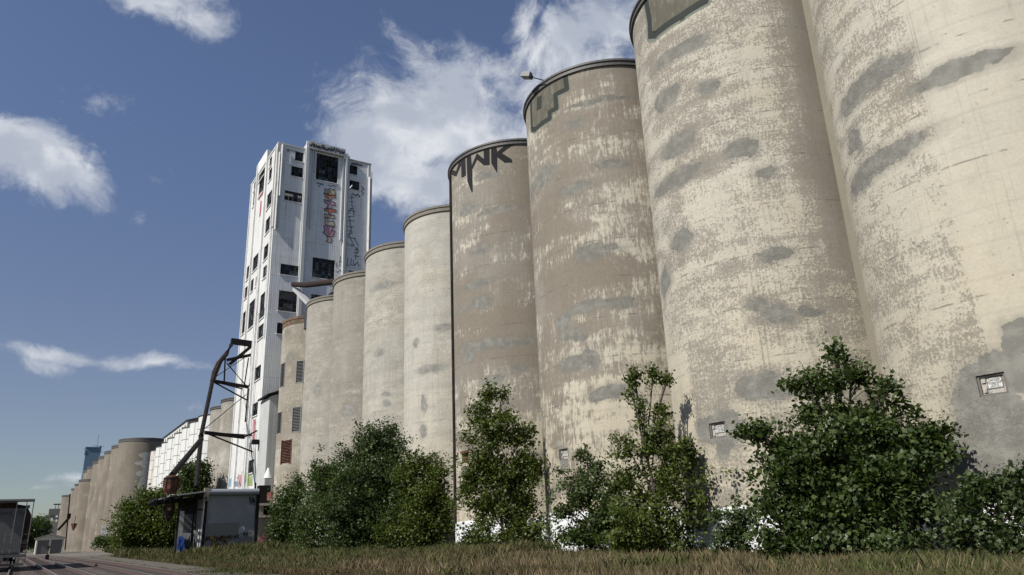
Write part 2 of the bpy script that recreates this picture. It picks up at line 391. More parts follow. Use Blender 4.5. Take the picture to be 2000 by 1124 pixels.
def gravel(name, ca, cb, sc1=11., dark=0.):
    def f(s, b):
        p = s.pos(); v = s.voro(p, sc1); r = s.sep(v.outputs['Color'])[0]; n = s.noise(p, .5, 6, .65)
        c = s.mix(r, ca, cb); c = s.mulc(c, s.grey(s.ss(v.outputs['Distance'], .1, .7, 1.15, .45)))
        c = s.mulc(c, s.grey(s.add(.65, s.mul(n, .7))))
        return c, .92, (v.outputs['Distance'], .8, .04)
    return mat(name, f)
M_BALLAST = gravel('ballast', (.045, .034, .029), (.15, .115, .098), 4.)
M_PATH = gravel('path_gravel', (.1, .085, .065), (.17, .145, .115), 12.)
def strip(name, left, right, z, m):
    mb = MB(); L = []
    y0 = left[0][1]; y1 = left[-1][1]; n = 60
    def ip(pl, y):
        for a, b in zip(pl[:-1], pl[1:]):
            if a[1] <= y <= b[1]: return a[0]+(b[0]-a[0])*(y-a[1])/(b[1]-a[1])
        return pl[-1][0]
    for k in range(n+1):
        y = y0+(y1-y0)*k/n; L.append((ip(left, y), ip(right, y), y))
    for a, b in zip(L[:-1], L[1:]):
        mb.face([(a[0], a[2], gz(0, a[2])+z), (a[1], a[2], gz(0, a[2])+z), (b[1], b[2], gz(0, b[2])+z), (b[0], b[2], gz(0, b[2])+z)], smooth=True)
    return tag(mb.build(name, m), kind='structure')
strip('ballast_bed', [(-14, 8), (-14, 60), (-12, 240)], [(7.9, 8), (7.5, 60), (7.0, 90), (6.0, 130), (4.6, 240)], .02, M_BALLAST)
strip('gravel_path', [(7.9, 30), (7.5, 60), (7.1, 90), (6.1, 130)], [(9.2, 30), (9.6, 60), (9.9, 90), (10.2, 130)], .024, M_PATH)
strip('yard_pavement', [(-30, 240), (-30, 420)], [(24, 240), (24, 420)], .03, simple('worn_asphalt', (.12, .105, .085), .9, .35, .3))
strip('yard_pavement', [(6.1, 130), (4.6, 240)], [(12.5, 130), (21, 240)], .028, MATS['worn_asphalt'])

# ------------------------------------------------------------------ concrete silos of the near row
def cyl_f(cx, cy, r):
    """u = metres round the wall from the point nearest the tracks (positive southwards), v = height"""
    def f(u, v, d=0.):
        a = u/r; rr = r-d
        return (cx-rr*cos(a), cy-rr*sin(a), v)
    return f
def cyl_hit(cx, cy, r, px, py):
    v = ray(px, py); a = v.x*v.x+v.y*v.y; b = -2*(v.x*cx+v.y*cy); c = cx*cx+cy*cy-r*r; D = max(b*b-4*a*c, 0)
    t = (-b-sqrt(D))/(2*a); p = CAM+v*t
    return r*atan2(-(p.y-cy), -(p.x-cx)), p.z
ROW = 'concrete silos of the near row'
def silo(cx, cy, r, top, label, m, rim_m=None, holes=(), rim_e=.19, group=ROW, name='concrete_silo', web=None, webm=None, rimh=.42, nseg=96, base=-1.2, reveal=.22, roof=True):
    root = empty(name, (cx, cy, max(base, gz(cx, cy))), label, 'grain silo', group)
    f = cyl_f(cx, cy, r); mb = MB()
    us = [-pi*r+2*pi*r*k/nseg for k in range(nseg+1)]
    surf(mb, f, us, [base, 5, 12, 20, top], holes, reveal)
    wo_ = mb.build('wall', m, root); fix_smooth(wo_)
    rm = MB(); R = r+rim_e
    rm.lathe((cx, cy), [(r+.003, top-rimh), (R-.07, top-rimh), (R-.07, top-rimh*.35), (R, top-rimh*.35), (R, top), (R-.35, top+.03), (0, top+.22)], nseg, smooth=False)
    ro = rm.build('rim', rim_m or M_RIM, root)
    if web:
        wb = MB(); wb.box((cx-r*.26, cy+web-.55, base), (cx-r*.1, cy+web+.55, top-.6)); wb.build('web_wall', webm or m, root)
    return root, f
def hatch(root, f, h, sign, reveal=.22, plate=M_WHITE):
    """steel manhole door sunk in the wall: frame, door with hinges, danger plate"""
    a, c, b, e = h; t = .07
    fr = MB()
    for (p, q, k, l) in ((a, c, a+t, e), (b-t, c, b, e), (a+t, c, b-t, c+t), (a+t, e-t, b-t, e)):
        P = [f(p, q, reveal-.02), f(k, q, reveal-.02), f(k, q, .06), f(p, q, .06), f(p, l, reveal-.02), f(k, l, reveal-.02), f(k, l, .06), f(p, l, .06)]; fr.hexa(P)
    ho = fr.build('hatch', simple('hatch_frame', (.12, .11, .1), .7, .3, 5.), root)
    dm = MB(); P = [f(a+t, c+t, reveal), f(b-t, c+t, reveal), f(b-t, c+t, .13), f(a+t, c+t, .13), f(a+t, e-t, reveal), f(b-t, e-t, reveal), f(b-t, e-t, .13), f(a+t, e-t, .13)]; dm.hexa(P)
    for z in (c+.28*(e-c), c+.74*(e-c)):
        P = [f(a+t+.03, z-.07, .13), f(a+t+.16, z-.07, .13), f(a+t+.16, z-.07, .09), f(a+t+.03, z-.07, .09), f(a+t+.03, z+.07, .13), f(a+t+.16, z+.07, .13), f(a+t+.16, z+.07, .09), f(a+t+.03, z+.07, .09)]; dm.hexa(P)
    do = dm.build('hatch_door', simple('hatch_paint', (.36, .34, .3), .7, .3, 6., dirt=((.12, .08, .055), .8)), root)
    if sign:
        W = b-a; H = e-c; u0, u1 = a+W*.32, a+W*.82; z0, z1 = c+H*.36, e-H*.18
        bk = decal([[(u0-.03, z0-.03), (u1+.03, z0-.03), (u1+.03, z1+.03), (u0-.03, z1+.03)]], f, 'danger_sign', simple('sign_edge', (.12, .12, .115), .6), root, depth=.122)
        zm = z0+(z1-z0)*.56
        pl = [[(u0, z0), (u1, z0), (u1, zm-.02), (u0, zm-.02)]]
        k = (z1-zm)/2; pl.append([(u1-k+k*cos(t), zm+k+k*sin(t)) for t in np.linspace(-pi/2, pi/2, 7)]+[(u0+k+k*cos(t), zm+k+k*sin(t)) for t in np.linspace(pi/2, 3*pi/2, 7)])
        decal(pl, f, 'sign_plate', simple('sign_white', (.55, .55, .52), .6, .2), root, depth=.114)
        text('DANGER', f, (u0+u1)/2, zm+(z1-zm)*.22, (z1-zm)*.72, M_BLACKPAINT, root, .106, (u1-u0)*.8)
        for i, tx in enumerate(('CONFINED SPACE', 'ENTER BY', 'PERMIT ONLY')):
            text(tx, f, (u0+u1)/2, z0+(zm-z0)*(.66-.27*i), (zm-z0)*.2, M_BLACKPAINT, root, .106, (u1-u0)*.86)
    return ho
def text(tx, f, uc, v0, h, m, parent, depth, maxw=None, rot=0.):
    cu = bpy.data.curves.new('lettering', 'FONT'); cu.body = tx; cu.size = 1; cu.align_x = 'CENTER'; cu.resolution_u = 2
    tmp = bpy.data.objects.new('lettering', cu); COL.objects.link(tmp)
    me = bpy.data.meshes.new_from_object(tmp.evaluated_get(bpy.context.evaluated_depsgraph_get())); bpy.data.objects.remove(tmp)
    co = np.array([v.co[:] for v in me.vertices]); k = h/.69; kx = k
    wd = (co[:, 0].max()-co[:, 0].min())*k
    if maxw and wd > maxw: kx = k*maxw/wd
    for v in me.vertices:
        x, y = v.co.x*kx, v.co.y*k; x, y = x*cos(rot)-y*sin(rot), x*sin(rot)+y*cos(rot)
        v.co = Vector(f(uc+x, v0+y, depth))
    me.name = 'lettering'; return link('lettering', me, m, parent)
def P_(cx, cy, r, L):
    out = []; R6 = random.Random(len(L)*7+int(cy))
    for (a, b, c, d_) in L:
        u, v = cyl_hit(cx, cy, r, a, b); out.append((u, v, c, d_))
        if r == RA: out.append((u+R6.choice((-1, 1))*c*R6.uniform(.45, .8), v+R6.uniform(-.7, .5)*d_, c*R6.uniform(.35, .7), d_*R6.uniform(.5, .9)))
    return out
def hole(cx, cy, r, x0, y0, x1, y1, wd=None):
    u0, z1 = cyl_hit(cx, cy, r, x0, (y0*2+y1)/3); u1, _ = cyl_hit(cx, cy, r, x1, (y0*2+y1)/3)
    xm = (x0+x1)/2; _, z1 = cyl_hit(cx, cy, r, xm, y0); _, z0 = cyl_hit(cx, cy, r, xm, y1)
    return (u0, z0, u1, z1)
RA, RB = 5.846, 5.467
TAN = (.22, .195, .155); BRN = (.185, .158, .124); GRY = (.238, .217, .183); CREAM = (.43, .403, .338)
# rightmost silo
cx, cy = 32.10, 11.93
h0 = hole(cx, cy, RA, 1907, 730, 1965, 773)
m0 = concrete('concrete_near', GRY, TAN, CREAM, .49, .3, .22, 3.3, P_(cx, cy, RA, [(1700, 155, 1.7, .42), (1660, 200, .8, .4), (1665, 275, .45, .45), (1712, 318, 2., .42), (1865, 137, 1.5, .3), (1930, 800, 1.0, 1.35), (1900, 870, .8, 1.0), (1965, 880, .9, 1.1), (1990, 655, .5, .5), (1960, 735, .9, .7)]), 2.0, .05, speck=True, smoothband=[(cyl_hit(cx, cy, RA, 1870, 500)[0], 30, 4, 22, .12)])
s0, f0 = silo(cx, cy, RA, 30.65, 'huge cream silo at the right edge, with the danger hatch in a dark grey repair', m0, holes=[h0])
hatch(s0, f0, h0, True)
cy = 23.79; h1 = hole(cx, cy, RA, 1385, 825, 1417, 856)
edgeu = cyl_hit(cx, cy, RA, 1640, 400)[0]
m1 = concrete('concrete_second', GRY, (.212, .19, .157), CREAM, .5, .3, .2, 21.7, P_(cx, cy, RA, [(1322, 100, 1.6, .35), (1300, 190, 1.0, .42), (1385, 170, .6, .32), (1327, 282, .9, .5), (1318, 350, 1.7, .4), (1447, 288, .62, .42), (1495, 338, .46, .26), (1330, 468, .7, .5), (1298, 550, .7, .6), (1515, 495, .8, .3), (1478, 596, .4, .3), (1515, 614, .55, .35), (1578, 607, .5, .24), (1470, 757, .9, .48), (1530, 760, .8, .4), (1393, 840, .9, .55), (1418, 838, .7, .8)]), 2.06, .05,
              smoothband=[(edgeu-1.3, edgeu+.2, 12, 40, -.075), (edgeu-2.2, edgeu+.2, 3, 40, -.035), (-6, -1.5, 3, 9, .06)], speck=True)
M_WEB = simple('web_tan', (.185, .168, .13), .95, .18, .8, dirt=((.17, .15, .12), .5)); M_WEBD = simple('web_brown', (.17, .145, .112), .95, .18, .8, dirt=((.12, .1, .08), .5))
s1, f1 = silo(cx, cy, RA, 30.65, 'cream silo second from the right, a framed mural cut by the picture top', m1, holes=[h1], web=-11.86/2, webm=M_WEB)
hatch(s1, f1, h1, True)
cy = 35.65; h2 = hole(cx, cy, RA, 1092, 877, 1109, 899)
m2 = concrete('concrete_third', BRN, (.225, .2, .165), CREAM, .53, .75, .55, 47.1, P_(cx, cy, RA, [(1060, 345, 1.1, .6), (1040, 372, .6, .5), (1122, 368, 1.1, .3), (1190, 320, .9, .25), (1120, 242, .6, .28), (1170, 195, 1.8, .2), (1150, 492, .8, .5), (1170, 488, 1.1, .25), (1215, 592, .6, .25), (1180, 590, 1.5, .22), (1135, 602, .8, .3), (1098, 632, .5, .4), (1115, 655, .8, .35), (1120, 710, 1., .4), (1150, 700, .5, .5), (1190, 765, 1.1, .35), (1100, 893, .5, .55)]), 2.3, .05, vfade=(17., 3., .085), lines=1.2)
s2, f2 = silo(cx, cy, RA, 30.65, 'brown flaking silo with lamp on its rim and stepped green framed mural', m2, holes=[h2], web=-11.86/2, webm=M_WEBD)
hatch(s2, f2, h2, True)
cy = 47.51; h3 = hole(cx, cy, RA, 902, 884, 915, 905); h3b = hole(cx, cy, RA, 902, 911, 915, 930)
m3 = concrete('concrete_fourth', BRN, (.215, .195, .165), CREAM, .548, .7, .5, 71., P_(cx, cy, RA, [(950, 672, 2.6, .35), (940, 590, .8, .4), (905, 605, 1., .2), (935, 485, .9, .3), (960, 742, .9, .3), (915, 700, .6, .3), (930, 555, 1.4, .25), (975, 410, 1.4, .25), (910, 410, .8, .5), (1010, 720, .5, .3), (950, 340, .9, .3)]), 2.1, .05, vfade=(16., 2., .08), lines=1.2)
s3, f3 = silo(cx, cy, RA, 30.65, 'brown silo with black spray painted letters under its rim', m3, holes=[h3], web=-11.86/2, webm=M_WEBD)
fr = MB(); a, c, b, e = h3; fr.hexa([f3(a, c, .2), f3(b, c, .2), f3(b, c, .14), f3(a, c, .14), f3(a, e, .2), f3(b, e, .2), f3(b, e, .14), f3(a, e, .14)])
fr.hexa([f3(a-.06, e-.05, .1), f3(b+.06, e-.05, .1), f3(b+.06, e-.05, -.1), f3(a-.06, e-.05, -.1), f3(a-.06, e+.12, .1), f3(b+.06, e+.12, .1), f3(b+.06, e+.12, -.08), f3(a-.06, e+.12, -.08)])
fr.build('hatch', rust('hatch_rust', (.05, .03, .02), (.16, .08, .04)), s3)
a, c, b, e = h3b; pm = MB(); pm.hexa([f3(a, c, .05), f3(b, c, .05), f3(b, c, -.05), f3(a, c, -.05), f3(a, e, .05), f3(b, e, .05), f3(b, e, -.05), f3(a, e, -.05)])
pm.build('cover_plate', simple('plate_grey', (.14, .13, .11), .8, .3, 5.), s3)
# murals and spray paint on the third and fourth silos
def zc(cx, cy, r, L, ox, oy, k, vmax=30.15):
    out = []
    for (x, y) in L:
        u, v = cyl_hit(cx, cy, r, ox+x/k, oy+y/k); out.append((u, min(v, vmax)))
    return out
cx = 32.10
mur = zc(cx, 35.65, RA, [(245, 620), (258, 1010), (300, 1015), (490, 870), (485, 790), (575, 740), (560, 565), (708, 492), (690, 330), (460, 455), (360, 520)], 1000, 100, 6.613, 30.1)
M_MG = simple('mural_green', (.022, .026, .023), .9, .3, 3.); M_MF = simple('mural_brown', (.088, .082, .06), .9, .3, 2., dirt=((.3, .27, .22), .3)); M_MH = simple('mural_halo', (.15, .17, .135), .9, .3, 2.)
decal([mur], f2, 'mural', M_MF, s2, -.008, grid=.3)
bd = []; 
for a_, b_ in zip(mur[:8], mur[1:9]): bd += ribbon([a_, b_], .36)
decal(ribbon(mur[:9], .55), f2, 'mural_halo', M_MH, s2, -.005, grid=.3)
decal(bd, f2, 'mural_frame', M_MG, s2, -.014, grid=.3)
decal([zc(cx, 35.65, RA, [(325, 600), (320, 775), (383, 735), (385, 568)], 1000, 100, 6.613)], f2, 'mural_bar', M_MG, s2, -.014, grid=.3)
decal([zc(cx, 35.65, RA, [(455, 590), (458, 655), (552, 610), (552, 548)], 1000, 100, 6.613)], f2, 'mural_bar', simple('mural_faint', (.09, .085, .07), .9, .3, 3.), s2, -.011, grid=.3)
mur1 = [cyl_hit(cx, 23.79, RA, 1263, 8), cyl_hit(cx, 23.79, RA, 1269, 42), cyl_hit(cx, 23.79, RA, 1270, 69), cyl_hit(cx, 23.79, RA, 1280, 68), cyl_hit(cx, 23.79, RA, 1330, 32), cyl_hit(cx, 23.79, RA, 1376, 3)]
u9 = mur1[-1][0]; v9 = 30.1
mur1 = [(mur1[0][0], v9)]+mur1[1:]+[(u9+.05, v9)]
decal([mur1], f1, 'mural', M_MF, s1, -.008, grid=.3)
decal(ribbon(mur1, .75), f1, 'mural_halo', M_MH, s1, -.005, grid=.3)
decal(ribbon(mur1, .42), f1, 'mural_frame', M_MG, s1, -.014, grid=.3)
L4 = [[(160, 660), (255, 765), (330, 580), (320, 480), (290, 500), (250, 680), (190, 600)], [(325, 490), (332, 780), (365, 775), (402, 745), (392, 450), (345, 480)],
      [(413, 440), (425, 840), (490, 1010), (510, 1010), (500, 660), (580, 500), (685, 590), (775, 585), (770, 310), (678, 335), (684, 490), (575, 400), (495, 590), (480, 405)],
      [(795, 295), (800, 560), (850, 640), (892, 712), (893, 460), (1010, 550), (1130, 545), (1120, 495), (965, 400), (1090, 305), (1160, 270), (1150, 240), (1000, 262), (892, 380), (880, 285)]]
def spray_wall(s, b):
    p = s.pos(); n = s.noise(p, 3.5, 8, .75)
    return s.mix(s.ss(n, .66, .72), (.01, .01, .012), (.17, .15, .125)), 1., None
M_SPRAY = mat('worn_black_spray', spray_wall)
decal([zc(cx, 47.51, RA, P, 860, 250, 8.03) for P in L4], f3, 'graffiti', M_SPRAY, s3, -.012, grid=.25)
pp = MB(); u_, _ = cyl_hit(cx, 47.51, RA, 882, 360); pp.tube([f3(u_, z, -.12) for z in (2, 10, 20, 30)], .09, 6); pp.build('downpipe', M_STEEL, s3)
# lamp on the third silo
lp = on('z', 30.5, 1061, 157); lh = on('z', 31.3, 1029, 149)
lr = empty('roof_lamp', lp, 'grey box lamp on a thin arm sticking out over a silo rim', 'lamp')
a = MB(); a.tube([lp, lh+(lp-lh)*.15], .035, 6); a.build('arm', M_DARKSTEEL, lr)
hd = MB(); dr = (lh-lp); dr.z = 0; dr.normalize(); sd_ = Vector((-dr.y, dr.x, 0)); zz = Vector((0, 0, 1)); tl = (dr*.93+zz*.38); nn = (zz*.93-dr*.38)
def ob(c, a1, a2, a3, A, B, C_): return [c+a1*i*A+a2*j*B+a3*k*C_ for k in (-1, 1) for (i, j) in ((-1, -1), (1, -1), (1, 1), (-1, 1))]
hd.hexa(ob(lh, tl, sd_, nn, .36, .27, .13)); hd.hexa(ob(lh+nn*.2, tl, sd_, nn, .28, .2, .07)); hd.build('lamp_head', simple('lamp_grey', (.09, .09, .088), .5, .2), lr)
gl = MB(); gl.hexa(ob(lh-nn*.14, tl, sd_, nn, .3, .21, .012)); gl.build('lens', simple('lamp_lens', (.3, .3, .28), .3, .1), lr)
# second group, set back a little
cx = 34.05
labs = ['pale mottled silo just left of the brown silo with black letters', 'pale mottled silo with two small stacked dark repairs low on its face',
        'tan grey silo between the stepped pale silos, rusty roof duct ending at its rim', 'narrow slice of pale silo right beside the louvred one']
pat = [[(865, 640, .6, .3), (812, 670, .3, .35), (828, 790, .25, .6), (826, 845, .3, .5), (840, 720, 1.2, .3)], [(755, 770, .45, .2), (755, 788, .42, .25), (740, 690, .6, .3), (745, 560, 1.5, .3)], [(668, 575, .3, .3), (680, 800, .8, .5)], [(620, 760, .5, .5)]]
cols = [((.27, .25, .215), (.34, .325, .29), .47), ((.23, .21, .18), (.3, .285, .25), .49), ((.2, .18, .15), (.25, .23, .2), .54), ((.22, .2, .17), (.28, .265, .23), .52)]
for i, y in enumerate((61.90, 72.49, 83.07, 93.65)):
    m_ = concrete('concrete_set_back_%d' % i, cols[i][0], cols[i][1], (.45, .43, .37), cols[i][2]+.015, .35, .35, 90+17.3*i, P_(cx, y, RB, pat[i]), None, .14, patchcol=(.19, .185, .17), pits=.3, vfade=(20., 8., .03), lines=.8, speck=True)
    silo(cx, y, RB, 31.43, labs[i], m_, M_RIM2, web=5.3 if i < 3 else None, rimh=.6)
# short louvred silo
cy8 = 105.3; t8 = 31.7
def hz(x0, y0, x1, y1): return hole(cx, cy8, RB, x0, y0, x1, y1)
Z2 = lambda x, y: (400+x/3.5125, 540+y/3.5125)
Z3 = lambda x, y: (260+x/3.697, 820+y/3.697)
Z1 = lambda x, y: (430+x/3.746, 260+y/3.746)
LV = [(*Z2(522, 600), *Z2(550, 755)), (*Z2(627, 582), *Z2(680, 727)), (*Z2(497, 935), *Z2(528, 1075)), (*Z2(600, 900), *Z2(660, 1065)), (*Z3(1070, 150), *Z3(1145, 315))]
lh_ = [hz(*q) for q in LV]
m8 = concrete('concrete_louvred', (.21, .185, .145), (.27, .245, .2), (.44, .42, .36), .53, .35, .7, 201., P_(cx, cy8, RB, [(565, 700, .6, .6), (560, 650, .5, .4)]), None, .1, pits=.6, vfade=(18., 4., .06), lines=1.2)
s8, f8 = silo(cx, cy8, RB, t8, 'shorter stained silo with louvred vents next to the white tower', m8, rust('rim_rust', (.09, .075, .06), (.2, .12, .07), .5), holes=lh_, rimh=1.1, rim_e=.1, reveal=.5)
for i, h in enumerate(lh_):
    a, c, b, e = h; fr = MB()
    for (p, q, k, l) in ((a, c, a+.09, e), (b-.09, c, b, e), (a, e, b, e+.12), (a, c-.1, b, c)):
        fr.hexa([f8(p, q, .3), f8(k, q, .3), f8(k, q, -.06), f8(p, q, -.06), f8(p, l, .3), f8(k, l, .3), f8(k, l, -.06), f8(p, l, -.06)])
    n = int((e-c)/.2)
    for j in range(n):
        z = c+(j+.2)*(e-c)/n
        fr.hexa([f8(a+.09, z+.1, .22), f8(b-.09, z+.1, .22), f8(b-.09, z, .0), f8(a+.09, z, .0), f8(a+.09, z+.12, .22), f8(b-.09, z+.12, .22), f8(b-.09, z+.03, .0), f8(a+.09, z+.03, .0)])
    fr.build('louvre', simple('louvre_grey', (.2, .205, .205), .6, .2, 3.) if i < 4 else rust('louvre_rust', (.1, .055, .045), (.2, .1, .08)), s8)
# roof clutter between the near silos and the tower
rd = empty('roof_duct', (34, 88, 31), 'rusty round duct running from the white tower to a silo roof', 'duct')
d0 = on('y', 111.5, 573, 556); d1 = on('y', 92, 655, 550)
b = MB(); b.tube([d0, d0+(d1-d0)*.35+Vector((0, 0, -.25)), d1], .42, 10); b.build('pipe', M_STEEL, rd)
e0 = on('y', 111.5, 577, 565); e1 = on('y', 104, 612, 602); b = MB(); b.bar(e0, e1, .9, .5); b.build('chute', simple('chute_grey', (.36, .37, .37), .6), rd)
dh = empty('roof_house', (36.5, 93, 31.5), 'dark gabled roof house poking up between two silo rims', 'roof house')
p0 = on('y', 98, 625, 578); p1 = on('y', 98, 652, 556); b = MB()
b.hexa([(p0.x, 95, 31.2), (p0.x+6, 95, 31.2), (p0.x+6, 100, 31.2), (p0.x, 100, 31.2), (p0.x+3.1, 95, p1.z+1.4), (p0.x+3.9, 95, p1.z+1.4), (p0.x+3.9, 100, p1.z+1.4), (p0.x+3.1, 100, p1.z+1.4)])
b.build('gable_roof', simple('slate_dark', (.05, .05, .055), .7, .3), dh)
b = MB(); b.box((p0.x-1.2, 99.5, 29.5), (p0.x+.5, 101, 31.9)); b.build('lean_to', simple('slate_dark2', (.03, .032, .036), .7, .3), dh)

# ------------------------------------------------------------------ white workhouse tower
TX, TY, TX1, TY1, TH = 28.0, 113.1, 44.5, 131.4, 64.9
tw = empty('workhouse_tower', (TX, TY, 0), 'tall white metal clad grain tower with broken windows and graffiti', 'tower')
def fS(u, v, d=0.): return (u, TY+d, v)                 # south face: u = x
def fW(u, v, d=0.): return (TX+d, u, v)                 # west face: u = y
def rS(tl, br, Z=Z1):
    a = on('y', TY, *Z(*tl)); b = on('y', TY, *Z(*br)); return (a.x, b.z, b.x, a.z)
def rW(tl, br, Z=Z1):
    a = on('x', TX, *Z(*tl)); b = on('x', TX, *Z(*br)); return (b.y, b.z, a.y, a.z)
WS = [rS((550, 133), (607, 215)), rS((522, 240), (603, 330)), rS((473, 418), (597, 515)), rS((443, 955), (573, 1052)), rS((708, 147), (858, 372)), rS((948, 232), (1003, 312)), rS((947, 343), (1018, 425)), rS((678, 908), (836, 1078)),
      rS((510, 95), (633, 250), Z2), rS((497, 317), (570, 400), Z2), rS((730, 122), (850, 170), Z2)]
WW = [(lambda h: (h[0], h[1], h[2], min(h[3], 64.3)))(h) for h in [rW((252, 338), (265, 402)), rW((245, 445), (258, 520)), rW((290, 232), (326, 300)), rW((287, 362), (317, 425)), rW((364, 176), (376, 235)), rW((359, 278), (375, 335)), rW((345, 460), (375, 520)), rW((335, 643), (363, 708)), rW((322, 840), (352, 903)),
      rW((242, 920), (283, 972)), rW((196, 988), (218, 1052)), rW((316, 988), (327, 1058)), rW((331, 975), (342, 1045)), rW((350, 6), (363, 58), Z2), rW((317, 33), (330, 98), Z2), rW((291, 70), (300, 133), Z2), rW((276, 83), (285, 148), Z2),
      rW((383, 135), (414, 268), Z2), rW((307, 190), (347, 325), Z2), rW((263, 255), (288, 372), Z2), rW((369, 350), (400, 412), Z2), rW((347, 632), (380, 698), Z2), rW((330, 880), (360, 948), Z2), rW((836, 298), (866, 380), Z3)]]
M_TS = metal_sheet('tower_siding', (.68, .69, .69), (.3, .29, .27), .32, dirt=.5, wash=.2)
M_TW = metal_sheet('tower_siding_west', (.6, .6, .585), (.27, .25, .22), .5, dirt=.6, wash=.16)
def rng_(a, b, st): n = max(1, int((b-a)/st)); return [a+(b-a)*i/n for i in range(n+1)]
mb = MB(); surf(mb, fS, rng_(TX, TX1, 4), rng_(-1, TH, 8), WS, .35); o = mb.build('south_wall', M_TS, tw); fix_smooth(o)
mb = MB(); surf(mb, fW, rng_(TY, TY1, 4), rng_(-1, TH, 8), WW, .35); o = mb.build('west_wall', M_TW, tw); fix_smooth(o)
mb = MB(); mb.face([(TX1, TY, -1), (TX1, TY1, -1), (TX1, TY1, TH), (TX1, TY, TH)]); mb.face([(TX1, TY1, -1), (TX, TY1, -1), (TX, TY1, TH), (TX1, TY1, TH)]); mb.build('back_wall', M_TS, tw)
mb = MB(); mb.box((TX+.2, TY+.2, TH-.35), (TX1-.2, TY1-.2, TH-.1)); mb.build('roof', M_RIM, tw)
def win(f, h, parent, cw=.62, chh=.62, seed=0, missing=.3, sill=True, fm=None):
    a, c, b, e = h; R = random.Random(seed); nu = max(2, round((b-a)/cw)); nv = max(2, round((e-c)/chh)); t = .05; D0, D1 = .16, .22
    fr = MB()
    def bx_(u0, v0, u1, v1, d0=D0, d1=D1): fr.hexa([f(u0, v0, d1), f(u1, v0, d1), f(u1, v0, d0), f(u0, v0, d0), f(u0, v1, d1), f(u1, v1, d1), f(u1, v1, d0), f(u0, v1, d0)])
    bx_(a, c, a+.09, e, .1, .24); bx_(b-.09, c, b, e, .1, .24); bx_(a+.09, c, b-.09, c+.09, .1, .24); bx_(a+.09, e-.09, b-.09, e, .1, .24)
    for i in range(1, nu):
        if R.random() < .92: u = a+(b-a)*i/nu; bx_(u-t/2, c+.09, u+t/2, e-.09)
    for j in range(1, nv):
        if R.random() < .92: v = c+(e-c)*j/nv; bx_(a+.09, v-t/2, b-.09, v+t/2, D0+.012, D1-.012)
    wf = fr.build('window', fm or simple('window_steel', (.045, .046, .048), .7, .3), parent)
    pn = MB()
    for i in range(nu):
        for j in range(nv):
            if R.random() < missing: continue
            u0, u1 = a+(b-a)*i/nu+.03, a+(b-a)*(i+1)/nu-.03; v0, v1 = c+(e-c)*j/nv+.03, c+(e-c)*(j+1)/nv-.03
            q = .2; pn.face([f(u0, v0, q), f(u1, v0, q), f(u1, v1, q+R.uniform(-.02, .03)), f(u0, v1, q+R.uniform(-.02, .03))])
    if pn.v: pn.build('pane', M_GLASS, wf)
    if sill:
        sm = MB(); sm.hexa([f(a-.15, c-.16, .1), f(b+.15, c-.16, .1), f(b+.15, c-.16, -.14), f(a-.15, c-.16, -.14), f(a-.15, c-.02, .1), f(b+.15, c-.02, .1), f(b+.15, c-.02, -.14), f(a-.15, c-.02, -.14)])
        sm.build('sill', M_WHITE, wf)
for i, h in enumerate(WS): win(fS, h, tw, seed=i, missing=.12 if i == 7 else .35, cw=.55 if i in (4, 7) else .7, chh=.75)
for i, h in enumerate(WW): win(fW, h, tw, seed=50+i, missing=.35, cw=.6, chh=.8)
# dark linings behind the broken windows
# pilasters, parapets and ribs of the south face
b = MB()
def XS(x, y=60, Z=Z1): return on('y', TY, *Z(x, y)).x
for (xa, xb, za, zb, dp) in ((XS(618, 300), XS(640, 300), 0, 66.3, .5), (XS(912, 300), XS(925, 300), 0, 65.6, .55), (XS(930, 300), XS(940, 300), 0, 65.3, .3), (XS(600, 500), XS(607, 500), 0, 64.5, .25),
                            (XS(660, 500), XS(668, 500), 50.2, 65.2, .3), (XS(682, 300), XS(688, 300), 60.6, 65.2, .3), (XS(883, 500), XS(890, 500), 49.2, 64.8, .3), (XS(1075, 500), XS(1084, 500), 0, 64.4, .25), (XS(1095, 500), XS(1103, 500), 0, 63.2, .4)):
    b.box((xa, TY-dp, za), (xb, TY-.003, zb))
b.build('pilasters', M_GREYTRIM, tw)
b = MB(); b.box((XS(640, 100)+.003, TY-.55, 64.95), (XS(912, 100)-.003, TY+3, 66.35)); b.build('parapet', M_GREYTRIM, tw); b = MB(); b.box((XS(1075, 400)+.1, TY-.2, 62.9), (TX1+.15, TY-.004, 63.2)); b.build('ledge', M_GREYTRIM, tw)
b = MB(); b.box((TX-.1, TY-.1, 64.7), (XS(618, 200)-.01, TY+.6, 65.0)); b.box((TX-.1, TY+.61, 64.7), (TX+.5, TY1+.1, 65.0)); b.build('coping', M_GREYTRIM, tw); b = MB(); b.box((XS(940, 200)+.01, TY-.1, 64.7), (TX1+.1, TY+.6, 64.95))
b.build('coping', simple('coping_grey', (.3, .3, .29), .7, .3), tw)
# raised bay and ribs of the west face
b = MB(); b.box((TX-.12, 120.6, 65.01), (TX+2, 126.6, 67.1)); b.build('raised_bay', M_WHITE, tw); b = MB()
for (y, za, zb, wd, dp) in ((119.6, 0, 66.6, .5, .3), (126.4, 0, 66.6, .45, .3), (114.05, 36, 64.6, .25, .3), (130.6, 0, 64.6, .3, .2)):
    b.box((TX-dp, y-wd/2, za), (TX-.003, y+wd/2, zb))
b.build('west_ribs', M_WHITE, tw)
b = MB(); b.tube([(TX+.25, TY-.25, 63), (TX+.25, TY-.25, 49)], .14, 6); b.tube([(TX-.2, 113.7, 50), (TX-.2, 113.7, 31)], .12, 6); b.tube([(TX-.25, 120.4, 48), (TX-.25, 120.4, 3)], .1, 6); b.tube([(TX-.25, 117.6, 36), (TX-.25, 117.6, 2)], .1, 6); b.tube([(TX1-.3, TY-.4, 62), (TX1-.3, TY-.4, 30)], .2, 6)
